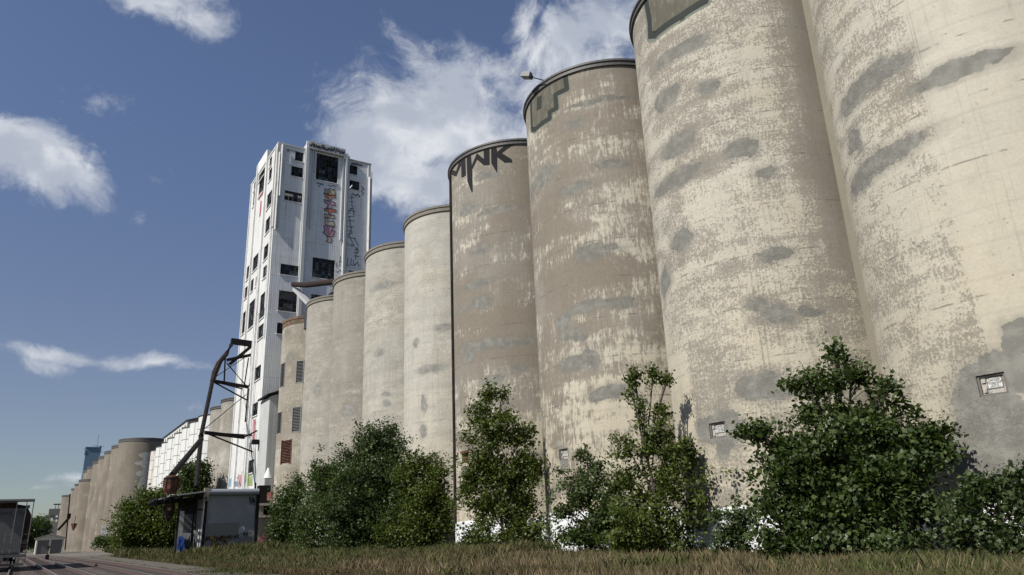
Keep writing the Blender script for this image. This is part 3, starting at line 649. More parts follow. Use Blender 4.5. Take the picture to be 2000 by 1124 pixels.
b.tube([(TX+.6, TY-.35, 64.5), (TX+.6, TY-.35, 55)], .16, 6)
b.build('downpipe', M_WHITE, tw)
# rotten corner column
b = MB(); b.box((TX-.12, TY-.14, 49.5), (TX+.75, TY-.02, 64.6)); b.box((TX-.13, TY-.019, 49.5), (TX-.01, TY+.75, 64.6)); b.build('corner_column', simple('corner_dirty', (.5, .5, .47), .8, .15, 1., dirt=((.2, .19, .17), .7)), tw)
# graffiti on the south face (zoom frame 600,350 x5.914)
ZG = lambda x, y: (600+x/5.914, 350+y/5.914)
def gp(L, Z=ZG): return [(lambda p: (p.x, p.z))(on('y', TY, *Z(x, y))) for x, y in L]
G = [((.55, .47, .3), [(205, 110), (240, 128), (262, 108), (280, 128), (318, 118), (325, 182), (270, 190), (200, 160)]), ((.62, .2, .07), [(190, 165), (260, 185), (325, 192), (325, 222), (290, 215), (270, 248), (215, 215)]),
     ((.52, .25, .33), [(195, 235), (320, 270), (325, 312), (285, 300), (285, 342), (220, 340), (245, 300), (200, 272)]), ((.66, .15, .06), [(195, 342), (335, 355), (333, 385), (280, 380), (275, 415), (250, 415), (245, 375), (197, 368)]),
     ((.56, .48, .3), [(203, 398), (255, 418), (318, 420), (315, 460), (200, 445)]), ((.56, .5, .33), [(205, 455), (240, 450), (240, 490), (305, 485), (318, 545), (205, 530)]),
     ((.5, .22, .32), [(190, 540), (310, 555), (285, 595), (325, 600), (300, 665), (250, 665), (215, 650), (180, 620), (200, 600)]), ((.6, .42, .28), [(225, 660), (255, 670), (285, 695), (275, 735), (218, 725), (240, 700)])]
for k, (c_, L) in enumerate(G): decal([gp(L)], fS, 'graffiti', simple('graffiti_paint_%d' % k, tuple(x*.8+.04 for x in c_), .8, .25, 2.5, dirt=((.55, .55, .54), .45)), tw, -.02)
b_ = []
for c_, L in G: q = gp(L); b_ += ribbon(q+[q[0]], .13)
for L in ([(225, 130), (240, 175), (262, 130), (275, 180)], [(215, 250), (270, 270), (250, 300)], [(225, 420), (230, 445), (280, 430)], [(240, 560), (250, 650), (280, 590)]): b_ += ribbon(gp(L), .09)
SCR = [[(515, 170), (515, 290)], [(490, 215), (540, 215)], [(490, 260), (530, 270)], [(505, 300), (530, 310), (525, 340), (500, 340)], [(480, 400), (500, 345), (530, 350), (540, 415)], [(430, 350), (560, 380)], [(420, 440), (545, 430)], [(440, 480), (545, 485)], [(490, 430), (500, 560)], [(440, 550), (540, 555)], [(440, 545), (455, 600), (490, 600), (515, 575), (500, 550)],
       [(430, 700), (510, 600), (520, 630), (480, 640), (525, 740)], [(398, 765), (410, 710), (430, 755), (450, 715), (480, 770)], [(440, 670), (560, 690)], [(500, 750), (515, 780), (530, 750), (545, 785)], [(545, 680), (570, 740), (590, 770)], [(565, 790), (560, 830), (580, 800), (590, 850)], [(540, 850), (590, 855)], [(535, 890), (600, 895)], [(565, 840), (560, 930)], [(530, 940), (545, 1000), (580, 960), (600, 1010)], [(510, 920), (500, 990), (540, 1000)],
       [(470, 910), (460, 1000), (485, 1000)], [(385, 890), (375, 1010)], [(365, 960), (400, 950)], [(330, 1060), (350, 1080), (385, 1050), (395, 1080)], [(335, 970), (345, 1030)], [(520, 180), (600, 190), (600, 215)], [(525, 160), (560, 200), (580, 170), (610, 205)], [(620, 80), (650, 110), (625, 140), (655, 170), (630, 190)], [(640, 95), (660, 130)], [(110, 40), (140, 60), (160, 50), (185, 75)], [(235, 70), (270, 85), (300, 75), (330, 90)]]
for L in SCR: b_ += ribbon(gp(L), .12)
TOPS = []
R_ = random.Random(4)
for k in range(46):                                        # the scrawl along the parapet
    x = XS(650, 100)+(XS(905, 100)-XS(650, 100))*k/46; z = 65.1+R_.uniform(0, .5)
    TOPS += [[(x, z), (x+R_.uniform(-.1, .25), z+R_.uniform(.3, .75))], [(x-.1, z+R_.uniform(.2, .5)), (x+.25, z+R_.uniform(.1, .6))]]
for k in range(16):
    x = XS(960, 200)+k*.13; TOPS.append([(x, 63.9+R_.uniform(0, .2)), (x+R_.uniform(-.1, .15), 64.3+R_.uniform(0, .2))])
for k in range(12):
    x = XS(490, 100)+k*.16; TOPS.append([(x, 63.6+R_.uniform(0, .2)), (x+R_.uniform(-.1, .15), 64.0)])
M_FB = simple('faded_black', (.1, .09, .11), .8, .3, 6.)
xa_ = XS(850, 100)
decal([q for q in b_ if q[0][0] < xa_], fS, 'graffiti_outline', M_FB, tw, -.032)
decal([q for q in b_ if q[0][0] >= xa_ and q[0][1] > 47.5], fS, 'graffiti_scrawl', M_FB, tw, -.032)
decal([q for q in b_ if q[0][0] >= xa_ and q[0][1] <= 47.5], fS, 'graffiti_tag', M_FB, tw, -.032)
tp = []
for L in TOPS: tp += ribbon(L, .1)
decal([q for q in tp if q[0][1] > 64.9], lambda u, v, d: (u, TY-.55+d, v), 'parapet_scrawl', M_BLACKPAINT, tw, -.02)
decal([q for q in tp if q[0][1] <= 64.9 and q[0][0] > 36], fS, 'graffiti_tag', M_BLACKPAINT, tw, -.04)
decal([q for q in tp if q[0][1] <= 64.9 and q[0][0] <= 36], fS, 'graffiti_tag', M_BLACKPAINT, tw, -.04)
decal(ribbon(gp([(110, 60), (130, 45), (150, 65), (185, 60)]), .16)+ribbon(gp([(125, 75), (135, 88), (150, 80)]), .16), fS, 'graffiti', simple('blue_spray', (.08, .2, .42), .8), tw, -.035)
# west face marks
def gw(L, Z): return [(lambda p: (p.y, p.z))(on('x', TX, *Z(x, y))) for x, y in L]
M_RED = simple('red_spray', (.3, .06, .09), .8, .4, 3., dirt=((.6, .59, .58), .75))
decal([gw([(276, 470), (292, 440), (315, 425), (312, 455), (292, 480), (285, 498)], Z1), gw([(296, 500), (304, 495), (302, 560), (294, 615), (286, 612), (292, 550)], Z1)], fW, 'graffiti', M_RED, tw, -.03)
decal([gw([(335, 985), (350, 978), (352, 1010), (345, 1122), (328, 1120), (333, 1050)], Z2)], fW, 'graffiti', M_RED, tw, -.03)
decal([gw([(817, 395), (862, 385), (862, 478), (815, 480)], Z3)], fW, 'graffiti', simple('lime_spray', (.2, .28, .08), .8, .3, 2., dirt=((.6, .6, .55), .5)), tw, -.03)
decal([gw([(757, 410), (775, 395), (800, 410), (798, 478), (757, 482)], Z3)], fW, 'graffiti', simple('pink_spray', (.4, .16, .2), .8, .5, 1.5, dirt=((.7, .68, .66), .8)), tw, -.03)
decal([gw([(728, 460), (752, 440), (752, 483), (728, 485)], Z3), gw([(693, 430), (712, 420), (708, 485), (693, 486)], Z3)], fW, 'graffiti', simple('cyan_spray', (.12, .24, .34), .8, .5, 1.5, dirt=((.7, .68, .66), .8)), tw, -.03)
b_ = []
R_ = random.Random(9)
for k in range(26): 
    y = 116.2+R_.uniform(0, 12); z = R_.uniform(9.3, 11.2); b_ += ribbon([(y, z), (y+R_.uniform(-.5, .5), z+R_.uniform(-.6, .6)), (y+R_.uniform(-.5, .5), z+R_.uniform(-.6, .6))], .09)
decal(b_, fW, 'graffiti_lines', M_BLACKPAINT, tw, -.04)
# wall lamp on the corner
wl = on('y', TY-.6, *Z3(882, 160)); b = MB(); b.box((wl.x-.45, wl.y-.4, wl.z-.35), (wl.x+.45, wl.y+.5, wl.z+.3)); b.build('wall_lamp', M_DARKSTEEL, tw)

# ------------------------------------------------------------------ annex between tower and louvred silo
an = empty('link_annex', (31, 107, 0), 'pale sheet metal annex squeezed between the white tower and louvred silo', 'annex')
q0 = on('y', 108, *Z2(447, 825)); q1 = on('y', 108, *Z2(515, 780))
b = MB(); x0 = q0.x; b.hexa([(x0, 108, 5.5), (36, 108, 5.5), (36, 113, 5.5), (x0, 113, 5.5), (x0, 108, q0.z), (36, 108, q0.z+3.2), (36, 113, q0.z+3.2), (x0, 113, q0.z)]); b.build('wall', metal_sheet('annex_sheet', (.42, .43, .42), rib=.6, dirt=.4), an)
b = MB(); b.hexa([(x0-.5, 107.6, q0.z+.02), (36, 107.6, q0.z+3.25), (36, 113, q0.z+3.25), (x0-.5, 113, q0.z+.02), (x0-.5, 107.6, q0.z+.3), (36, 107.6, q0.z+3.5), (36, 113, q0.z+3.5), (x0-.5, 113, q0.z+.3)]); b.build('roof', M_DARKSTEEL, an)
lo = empty('loading_dock', (28, 103, 0), 'stained concrete dock with dark openings beside the roller shutter shed', 'dock')
a0 = on('y', 104, 497, 1060); zt = on('y', 104, 498, 986).z; z2 = on('y', 104, 498, 1010).z; xl = a0.x; xr = 29.6
b = MB(); surf(b, lambda u, v, d=0.: (u, 104+d, v), [xl, 27, xr], [-1, z2-.1], [], .3); b.face([(xl, 104, -1), (xl, 112.9, -1), (xl, 112.9, z2-.1), (xl, 104, z2-.1)])
b.build('wall', simple('dock_concrete', (.24, .215, .18), .9, .3, 1., dirt=((.1, .09, .08), .6)), lo)
b = MB(); b.box((xl-.2, 103.7, z2-.1), (xr, 112.8, z2+.2)); b.box((xl-.2, 103.7, zt-.15), (xr, 112.8, zt+.15)); b.build('ledges', simple('dock_ledge', (.36, .335, .29), .9, .3, 1.), lo)
xo = on('y', 104, 515, 995).x
b = MB(); b.box((xl+.05, 104.1, z2+.21), (xo, 112.7, zt-.16)); b.build('pier', MATS['dock_concrete'], lo)
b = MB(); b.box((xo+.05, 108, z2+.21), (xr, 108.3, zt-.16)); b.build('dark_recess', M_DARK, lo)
b = MB(); b.box((xl+.3, 107, zt+.16), (xl+.5, 107.2, zt+3)); b.box((xo-.2, 106, zt+.16), (xo+1.3, 107.4, zt+2.6)); b.build('machinery', M_DARKSTEEL, lo)
cc_ = on('y', 106.5, 524, 930); b = MB(); b.lathe((cc_.x, 106.6), [(0, cc_.z+1.1), (.12, cc_.z+1.1), (.62, cc_.z-.3), (.55, cc_.z-.35)], 16); b.build('hopper_cone', M_WHITE, lo)
gg = on('y', 104, *Z3(945, 870)); b = MB()
decal([[(gg.x-.7, gg.z-.6), (gg.x+.4, gg.z-.7), (gg.x+.7, gg.z+.4), (gg.x-.2, gg.z+.7), (gg.x-.8, gg.z+.3)]], lambda u, v, d=0.: (u, 104+d, v), 'graffiti', simple('crimson', (.42, .1, .12), .8, .4, 2., dirt=((.6, .58, .55), .7)), lo, -.02)
gr = on('y', 105.9, *Z3(985, 555)); decal([[(gr.x-.35, gr.z-.5), (gr.x+.4, gr.z-.5), (gr.x+.4, gr.z+.7), (gr.x-.35, gr.z+.5)]], lambda u, v, d=0.: (u, 105.9+d, v), 'graffiti', MATS['crimson'], lo, -.02)

# ------------------------------------------------------------------ shed with roller shutter
SY = 88.0
sh = empty('shutter_shed', (17, SY, 0), 'small trackside shed with grey roller shutter and graffiti covered open bay', 'shed')
X0 = on('y', SY, 346, 1060).x; X1 = on('y', SY, 402, 1020).x; X2 = on('y', SY, 498, 1020).x; X3 = on('y', SY, 504, 1020).x; ZT = 6.85
fs = lambda u, v, d=0.: (u, SY+d, v)
b = MB(); st = [i*.11 for i in range(58)]
for i, z in enumerate(st[:-1]):
    b.face([(X1, SY+.1, z), (X2, SY+.1, z), (X2, SY+.06, z+.055), (X1, SY+.06, z+.055)]); b.face([(X1, SY+.06, z+.055), (X2, SY+.06, z+.055), (X2, SY+.1, z+.11), (X1, SY+.1, z+.11)])
def shut(s, b):
    p = s.pos(); x, y, z = s.sep(p); n = s.noise(p, .9, 6, .6); fz = s.math('FRACT', s.mul(z, 1/.11))
    c = s.mix(s.ss(n, .45, .6), (.25, .265, .28), (.29, .305, .32)); c = s.mulc(c, s.grey(s.ss(fz, 0., .3, .82, 1.)))
    c = s.mix(s.mul(s.ss(s.add(z, s.mul(n, .3)), 1.9, 2.0, 1., 0.), .55), c, (.13, .13, .125))
    return c, .55, None
M_SH = mat('shutter_metal', shut); b.build('shutter', M_SH, sh)
b = MB(); b.lathe((0, 0), [(0, 0), (.34, 0), (.34, X2-X1+.3), (0, X2-X1+.3)], 20); b.v = [(X1-.15+z, SY-.12+x, 6.5+y) for (x, y, z) in b.v]; b.build('shutter_drum', simple('drum_grey', (.22, .24, .265), .45, .1), sh)
b = MB(); b.box((X2+.003, SY-.1, 0), (X3, SY+.3, ZT)); b.box((X1-.28, SY-.1, 0), (X1-.003, SY+.3, ZT-.6)); b.build('jamb', M_DARKSTEEL, sh)
b = MB(); b.bar((X1-.42, SY-.02, 0), (X1-.3, SY-.02, 6.2), .12); b.build('white_post', M_WHITE, sh)
b = MB(); b.box((X1-.5, SY-.45, 5.6), (X1+.02, SY-.11, 6.95)); b.build('bracket_box', simple('old_wood', (.27, .25, .18), .8, .3, 4.), sh)
decal([[(X1+.25, 1.9), (X2-1.7, 1.9), (X2-1.7, 3.2), (X1+.25, 3.2)]], fs, 'paint_patch', simple('patch_grey', (.15, .155, .15), .7, .1), sh, .02)
decal([[(X2-1.7, 2.0), (X2-1., 2.3), (X2-1.1, 2.9), (X2-1.7, 2.7)]], fs, 'paint_patch', simple('patch_light', (.31, .335, .355), .7, .1), sh, .01)
GQ = []; R_ = random.Random(3)
def letters(x0, x1, z0, z1, n, wd, R_):
    out = []; k = (x1-x0)/n
    for i in range(n):
        cxx = x0+k*(i+.5); pts = []
        for j in range(R_.choice((4, 5, 6))): pts.append((cxx+R_.uniform(-.46, .46)*k, z0+(z1-z0)*R_.random()))
        out += ribbon(pts, wd)
    return out
decal(letters(X1+.1, X1+2.3, 1.25, 1.95, 8, .13, R_)+letters(X1+.7, X1+2.5, .8, 1.25, 6, .11, R_), fs, 'graffiti', simple('ochre_spray', (.33, .2, .05), .8, .3), sh, .005)
for L_ in (letters(X1+.1, X1+2.3, 1.2, 2.0, 8, .05, R_), letters(X1+2.3, X1+3.6, 1.5, 2.1, 6, .05, R_), letters(X2-1.2, X2-.2, 1.7, 2.3, 3, .07, R_), letters(X2-.8, X2-.15, 4.9, 6., 3, .06, R_)):
    decal(L_, fs, 'graffiti_lines', M_BLACKPAINT, sh, -.005)
# open bay
b = MB(); b.box((X0+1.9, SY+7.7, 0), (X2+.2, SY+8, 6.3)); b.box((X2+.05, SY+.31, 0), (X2+.3, SY+7.69, 6.4)); b.build('back_wall', M_DARKSTEEL, sh)
M_SCR = simple('painted_boards', (.36, .35, .33), .8, .3, 1.3, dirt=((.05, .05, .05), .8))
b = MB(); b.hexa([(X1-.35, SY+.35, 0), (X1-.25, SY+.35, 0), (X1-.9, SY+6, 0), (X1-1., SY+6, 0), (X1-.35, SY+.35, 6), (X1-.25, SY+.35, 6), (X1-.9, SY+6, 6), (X1-1., SY+6, 6)]); b.build('side_wall', M_SCR, sh)
for (xa, xb, zb) in ((X0, X0+.45, 4.6), (X0+.47, X0+1.3, 2.35), (X0+1.6, X0+2.0, 2.6)):
    b = MB(); b.box((xa, SY+.03, 0), (xb, SY+.2, zb)); b.build('board', M_SCR, sh)
b = MB(); b.box((X0+.08, SY+2.0, 0), (X1-.62, SY+2.15, 6.0)); b.build('bay_shade_panel', simple('bay_shade_dark', (.03, .028, .027), .9, .4, 2.), sh)  # near-black panel added to darken the open bay, shade put into its colour
b = MB(); b.box((X0+.46, SY+.6, 2.3), (X0+1.7, SY+.7, 4.3)); b.build('grey_panel', simple('panel_dull', (.1, .1, .1), .8, .2), sh)
b = MB(); b.box((X0-.02, SY-.02, 4.62), (X1-.3, SY+.22, 4.8)); b.bar((X0+.03, SY+.1, 0), (X0+.03, SY+.1, 6.2), .12); b.bar((X0+1.45, SY+.4, 0), (X0+1.45, SY+.4, 6.2), .14); b.bar((X0+.6, SY+3, 0), (X0+.6, SY+3, 6.2), .14); b.build('frame', M_DARKSTEEL, sh)
decal([[(X0+.0, .75), (X0+.42, .6), (X0+.9, .9), (X0+.75, 1.7), (X0+.5, 2.0), (X0+.1, 2.05)]], fs, 'graffiti', simple('blue_paint', (.02, .1, .42), .7, .2), sh, -.01)
decal([[(X0+.95, 0.1), (X0+1.25, .2), (X0+1.25, 2.2), (X0+.95, 1.4)], [(X0+1.65, .3), (X0+1.95, .3), (X0+1.9, 1.6), (X0+1.7, 1.1)]]+letters(X0+.1, X0+1.9, .2, 1.9, 7, .09, R_), fs, 'graffiti_lines', M_BLACKPAINT, sh, -.015)
xr0 = on('y', SY, 300, 975).x; 
b = MB(); b.hexa([(xr0+1.4, SY-.9, 6.05), (X1-.4, SY-.6, 6.45), (X1-.4, SY+8, 6.45), (xr0+1.4, SY+8, 6.05), (xr0+1.4, SY-.9, 6.2), (X1-.4, SY-.6, 6.62), (X1-.4, SY+8, 6.62), (xr0+1.4, SY+8, 6.2)])
b.box((X1-.35, SY+.31, 6.41), (X2+.3, SY+8, 6.55)); b.build('roof', simple('tin_roof', (.13, .13, .13), .6, .4, 1.5), sh)
b = MB(); b.bar((xr0+2.2, SY-.92, 6.2), (X1-.4, SY-.72, 6.56), .14, .12); b.build('fascia', simple('fascia_pale', (.4, .4, .38), .7), sh)
b = MB()
for k in range(7):
    x = xr0+.3+k*.8; b.bar((x, SY-.7, 5.86), (x+.15, SY+7.8, 5.86), .12, .3)
b.bar((xr0, SY+.1, 5.6), (X1-.4, SY+.1, 5.95), .12, .25); b.bar((xr0+.5, SY+4, 5.6), (X1-1, SY+4, 5.9), .12, .25)
b.build('rafters', M_DARKSTEEL, sh)
b = MB()
for k in range(4):
    x = xr0-.1+k*.55; b.bar((x, SY+1, 5.4), (x, SY+1, 6.5), .06); 
b.bar((xr0-.2, SY+1, 6.45), (xr0+2, SY+1, 6.75), .06); b.bar((xr0-.2, SY+1, 5.95), (xr0+2, SY+1, 6.2), .06); b.bar((xr0-.3, SY+1, 5.35), (xr0+2.2, SY+1, 5.6), .14, .2); b.bar((xr0-.1, SY+3, 5.4), (xr0+2.2, SY+3, 5.6), .1, .2)
b.build('catwalk', M_DARKSTEEL, sh)
# torn hanging chute under the roof
ch = empty('hanging_chute', (X0-.8, SY+1.5, 5.6), 'battered yellow brown chute hanging under the shed roof', 'chute')
b = MB(); b.lathe((X0-.9, SY+1.6), [(.6, 5.6), (.62, 4.8), (.42, 4.0), (.2, 3.5)], 12, smooth=False); b.build('hood', rust('chute_rust', (.035, .03, .024), (.24, .17, .08), .56), ch)
b = MB(); b.tube([(X0-1.5, SY+1.2, 5.6), (X0-1.4, SY+1.2, 4.2), (X0-1.0, SY+1.2, 3.2)], .05); b.build('hose', M_DARKSTEEL, ch)

# ------------------------------------------------------------------ loading spout from the tower to the shed
sp = empty('loading_spout', (22, 118, 20), 'dark rusty overhead grain spout with steel brackets leaning off the white tower', 'loading spout')
def at(y, Z, x_, y_): 
    return on('y', y, *Z(x_, y_))
top = at(121.5, Z2, 180, 445); toe = at(121.5, Z2, 330, 462); 
b = MB(); b.bar(top, (TX+.1, 121.5, toe.z-.1), .7, .9); b.build('top_beam', M_DARKSTEEL, sp)
e1 = at(121.3, Z2, 182, 470); e2 = at(121, Z2, 100, 590); e3 = at(120.6, Z2, 70, 660); e4 = at(120.2, Z2, 52, 722); e5 = at(112, lambda x, y: (x, y), 393, 850); e6 = at(98, lambda x, y: (x, y), 383, 952)
b = MB(); b.tube([e1, at(121.2, Z2, 150, 530), e2], [.32, .36, .36], 8); b.tube([e2, e3, e4], [.42, .46, .36], 8); b.build('elbow', M_STEEL, sp)
b = MB(); b.tube([e4, e5], .3, 8); b.build('pipe', M_DARKSTEEL, sp)
b = MB(); b.tube([e5, e5+Vector((0, 0, -1.2)), e6], [.38, .32, .24], 8); b.build('lower_pipe', M_DARKSTEEL, sp)
c5 = Vector(e5); c6 = at(93, lambda x, y: (x, y), 336, 928)
b = MB(); b.tube([c5+Vector((-.1, -1, -.7)), c6], .34, 8); b.build('branch_pipe', M_DARKSTEEL, sp)
b = MB(); b.bar(e1+Vector((0, 0, -3.2)), (TX-.1, 121.5, toe.z-.4), .35, .5); b.build('strut', M_STEEL, sp)
f1_ = at(121, Z2, 150, 575); b = MB(); b.bar(f1_, (TX, 121, at(121, Z2, 310, 545).z+.2), .25, .45); b.bar(at(121, Z2, 140, 560), at(121, Z2, 133, 725), .2); b.build('strut', M_DARKSTEEL, sp)
for (yy, A, B_, C_) in ((120.5, at(120.5, Z2, 45, 717), at(120.5, Z2, 300, 760), None), (115.5, at(112, Z2, 0, 1072), at(115, Z2, 270, 1105), None)):
    b = MB(); tgt = Vector((TX-.1, A.y+2.2, B_.z)); b.bar(A, Vector(B_), .28, .5); b.bar(A, tgt+Vector((0, 3, .6)), .12, .2); b.bar(A, (TX-.1, B_.y+1, B_.z-2.0), .12, .2); b.bar(B_, (TX, B_.y-.5, B_.z+1.0), .15, .2)
    b.build('bracket', M_DARKSTEEL, sp)
for (A, B_) in ((at(120.8, Z2, 75, 690), (TX, 121, at(121, Z2, 310, 520).z)), (at(121, Z2, 150, 590), at(120.5, Z2, 275, 745)), (at(121, Z2, 150, 600), at(121.5, Z2, 285, 750)), (at(114, Z2, 0, 1045), at(120.5, Z2, 285, 810))):
    b = MB(); b.tube([A, B_], .06, 5); b.build('cable', M_DARKSTEEL, sp)
b = MB(); b.tube([at(121.2, Z2, 300, 560), at(121.2, Z2, 272, 745)], .1, 6); b.tube([at(120.2, Z2, 298, 765), at(120.2, Z2, 278, 1000)], .12, 6); b.build('hanger', M_DARKSTEEL, sp)
dr_ = empty('rusty_drum', (c6.x, 93, 6.7), 'orange rusted drum on the shed roof under the branch pipe', 'drum')
dzb, dzt = 6.62, at(93, lambda x, y: (x, y), 336, 930).z
b = MB(); b.lathe((c6.x, 93), [(0, dzb), (.62, dzb), (.78, dzb+.5), (.78, dzt-.3), (.6, dzt), (.3, dzt+.1)], 14, smooth=False); b.build('barrel', M_ORANGE, dr_)
b = MB(); b.lathe((c6.x, 93), [(.8, dzt-.35), (.84, dzt-.35), (.84, dzt-.2), (.8, dzt-.2)], 14, smooth=False)
for k in range(8): b.bar((c6.x+.82*cos(k*pi/4), 93+.82*sin(k*pi/4), dzb+.3), (c6.x+.82*cos(k*pi/4), 93+.82*sin(k*pi/4), dzt-.2), .06)
b.build('cage', M_DARKSTEEL, dr_)

# ------------------------------------------------------------------ second silo rows behind the tower
def tangent_silo(xc, yt, r): 
    a = atan2(xc-r, yt); return yt-r*sin(a)
m_d = concrete('concrete_beyond', (.2, .18, .15), (.28, .26, .225), (.42, .4, .35), .53, .4, .5, 311., (), None, .1, pits=.2, lines=.5)
for i, yt in enumerate((145.1, 154.8)):
    silo(33.4, tangent_silo(33.4, yt, 4.9), 4.9, 26.25, ['streaky grey silo directly behind the left edge of the white tower', 'streaky grey silo between the white clad silos and its grey twin'][i], m_d, M_RIM, group='grey silos behind the tower', rimh=.5, rim_e=.2, nseg=48)
def panels(s, b):
    uv = s.uv(); br = s.node('ShaderNodeTexBrick'); br.offset = .0; s.put(br.inputs['Vector'], uv)
    br.inputs['Scale'].default_value = 1; br.inputs['Brick Width'].default_value = 2.45; br.inputs['Row Height'].default_value = 2.6; br.inputs['Mortar Size'].default_value = .1
    s.put(br.inputs['Color1'], (.62, .62, .6, 1)); s.put(br.inputs['Color2'], (.54, .545, .53, 1)); s.put(br.inputs['Mortar'], (.2, .19, .17, 1))
    st = s.noise(s.xyz(s.mul(s.sep(uv)[0], 2), s.mul(s.sep(uv)[1], .15), 0.), 1, 5, .6)
    c = s.mix(s.mul(s.ss(st, .5, .75), .4), br.outputs[0], (.5, .46, .4)); return c, .6, None
M_PAN = mat('white_panels', panels)
def panels_rust(s, b):
    r = panels(s, b); uv = s.uv(); n = s.noise(s.xyz(s.sep(uv)[0], s.mul(s.sep(uv)[1], .3), 0.), 1.2, 6, .65)
    return s.mix(s.mul(s.ss(n, .38, .6), .6), r[0], (.38, .26, .15)), .7, None
M_PANR = mat('white_panels_rusty', panels_rust)
ytl = [166.2, 176.0, 185.6, 195.6, 205.6, 215.8, 225.9, 236.0]
ordn = ['nearest the grey pair', 'second from the grey pair', 'third from the grey pair', 'beside the long roof house', 'under the long roof house', 'third from the far end', 'second from the far end', 'rust stained, at the far end']
for i, yt in enumerate(ytl):
    silo(33.2, tangent_silo(33.2, yt, 4.85), 4.85, 26.24, 'white panel clad silo '+ordn[i], M_PAN if i < 7 else M_PANR, M_RIM, group='white clad silos', name='clad_silo', rimh=.25, rim_e=.12, nseg=40)
gh = empty('roof_gallery', (36, 205, 26.3), 'low gallery house with small windows on top of the white silos', 'gallery')
ga = on('x', 31, *Z3(215, 120)); gb = on('x', 31, *Z3(345, 62))
b = MB(); b.box((31, 196, 26.3), (38, 232, 29.6)); b.build('wall', simple('gallery_wall', (.5, .5, .48), .8, .2), gh)
b = MB(); b.hexa([(30.6, 195, 29.61), (38.4, 195, 29.61), (38.4, 233, 29.61), (30.6, 233, 29.61), (34.2, 195, 30.6), (34.8, 195, 30.6), (34.8, 233, 30.6), (34.2, 233, 30.6)]); b.build('roof', M_RIM, gh)
for k in range(9): b = MB(); b.box((30.94, 198+k*3.8, 27.9), (30.99, 199.0+k*3.8, 28.8)); b.build('window', M_DARK, gh)
b = MB(); b.box((31.5, 195.94, 26.7), (37.5, 195.99, 29.3)); b.build('end_opening', M_DARK, gh)
# far brown row
SC = (33-EYE)/(36-EYE)
eL = [on('z', 33, *q) for q in ((233, 860), (219, 872), (205, 883), (193, 893), (182, 903), (171, 913), (163, 920))]
def far_conc(name, off): return concrete(name, (.145, .122, .096), (.19, .165, .13), (.31, .29, .25), .575, .25, .2, off, (), None, .04, pits=0, lines=1.4)
eR = 7.6
labE = ['biggest looking brown silo of the far row, facing the track bend', 'brown silo second in the far row', 'brown silo third in the far row', 'brown silo fourth in the far row', 'brown silo fifth in the far row', 'brown silo sixth in the far row', 'brown silo seventh and last tall one of the far row']
EC = []
for i, q in enumerate(eL):
    r = eR if i == 0 else 8.2
    a = atan2(q.x, q.y); c_ = Vector((q.x+r*cos(a), q.y-r*sin(a), 0)); EC.append(c_)
    R5 = random.Random(30+i); m_ = concrete('concrete_far_row_%d' % i, (.145, .122, .096), (.19, .165, .13), (.31, .29, .25), .59, .3, .2, 400+37*i, [(R5.uniform(-9, 2), R5.uniform(2, 30), R5.uniform(.4, 1.1), R5.uniform(.4, 1.3)) for _ in range(13)], None, .04, pits=0, lines=1.4, patchcol=(.23, .215, .18)) if i else concrete('concrete_far_first', (.15, .128, .1), (.18, .157, .126), (.31, .29, .25), .64, .4, .2, 515, P_(c_.x, c_.y, r, [(286, 890, 1.8, .9), (289, 918, 1.4, 2.2), (283, 950, 1.8, 3.), (274, 925, 1., .7), (278, 970, 1.4, 2.), (284, 905, 1.3, 1.3), (270, 905, .8, .5)]), None, .07, pits=0, lines=.8, patchcol=(.25, .25, .235))
    silo(c_.x, c_.y, r, 33, labE[i], m_, M_RIM, group='brown silos of the far row', rimh=1.0, rim_e=.2, nseg=64, base=-2)
wp = empty('white_board', (EC[1].x-8.2, EC[1].y-2, 0), 'tall white board leaning on the foot of a far brown silo', 'board')
q = on('x', EC[0].x-8.4, 205, 1045); y_ = q.y
A_ = [on('y', y_, *p) for p in ((196, 1058), (209, 1061), (213, 1027), (200, 1028))]
b = MB(); b.hexa([A_[0], A_[1], A_[1]+Vector((0, .3, 0)), A_[0]+Vector((0, .3, 0)), A_[3], A_[2], A_[2]+Vector((0, .3, 0)), A_[3]+Vector((0, .3, 0))]); b.build('panel', M_WHITE, wp)
# lower silos beyond
for i, (px, py, z, lab) in enumerate(((155, 938, 27, 'lower far silo right after the tall brown row'), (147, 946, 27, 'lower far silo third from the left end'), (140, 955, 27, 'lower far silo second from the left end'), (128, 968, 25, 'lower far silo with conveyor leaning on it, leftmost of all'))):
    q = on('z', z, px, py); r = 7; a = atan2(q.x, q.y); c_ = (q.x+r*cos(a), q.y-r*sin(a)) if i < 3 else (on('z', z, 122, 972).x+6.6, q.y)
    silo(c_[0], c_[1], r if i < 3 else 7.5, z, lab, far_conc('concrete_far_%d' % (i % 3), 0), M_RIM, group='low silos at the far end', rimh=.8, rim_e=.25, nseg=40, base=-2)
cv = empty('conveyor', (18, 400, 8), 'thin slanting conveyor against the leftmost far silos', 'conveyor')
b = MB(); b.bar(on('y', 400, 113, 1036), on('y', 400, 135, 1012), .8, 1.); b.bar(on('y', 400, 131, 1008), on('y', 400, 139, 1008), 1.4, 2); b.bar(on('y', 399, 137, 965), on('y', 399, 127, 1075), .5); b.build('truss', M_DARKSTEEL, cv)
hp = empty('hopper_bin', (19, 330, 8), 'dark red wedge hopper fixed to a far brown silo', 'hopper')
q = on('y', 330, 144, 1030); b = MB(); b.lathe((q.x, q.y), [(0, q.z+1.3), (1.1, q.z+1.3), (.25, q.z-1.2), (0, q.z-1.2)], 4, smooth=False); b.build('cone', rust('dark_red', (.08, .03, .03), (.12, .05, .04)), hp)
b = MB(); b.bar((q.x, q.y, q.z+1.2), (q.x+.3, q.y+3, q.z+4), .2); b.build('bracket', M_DARKSTEEL, hp)
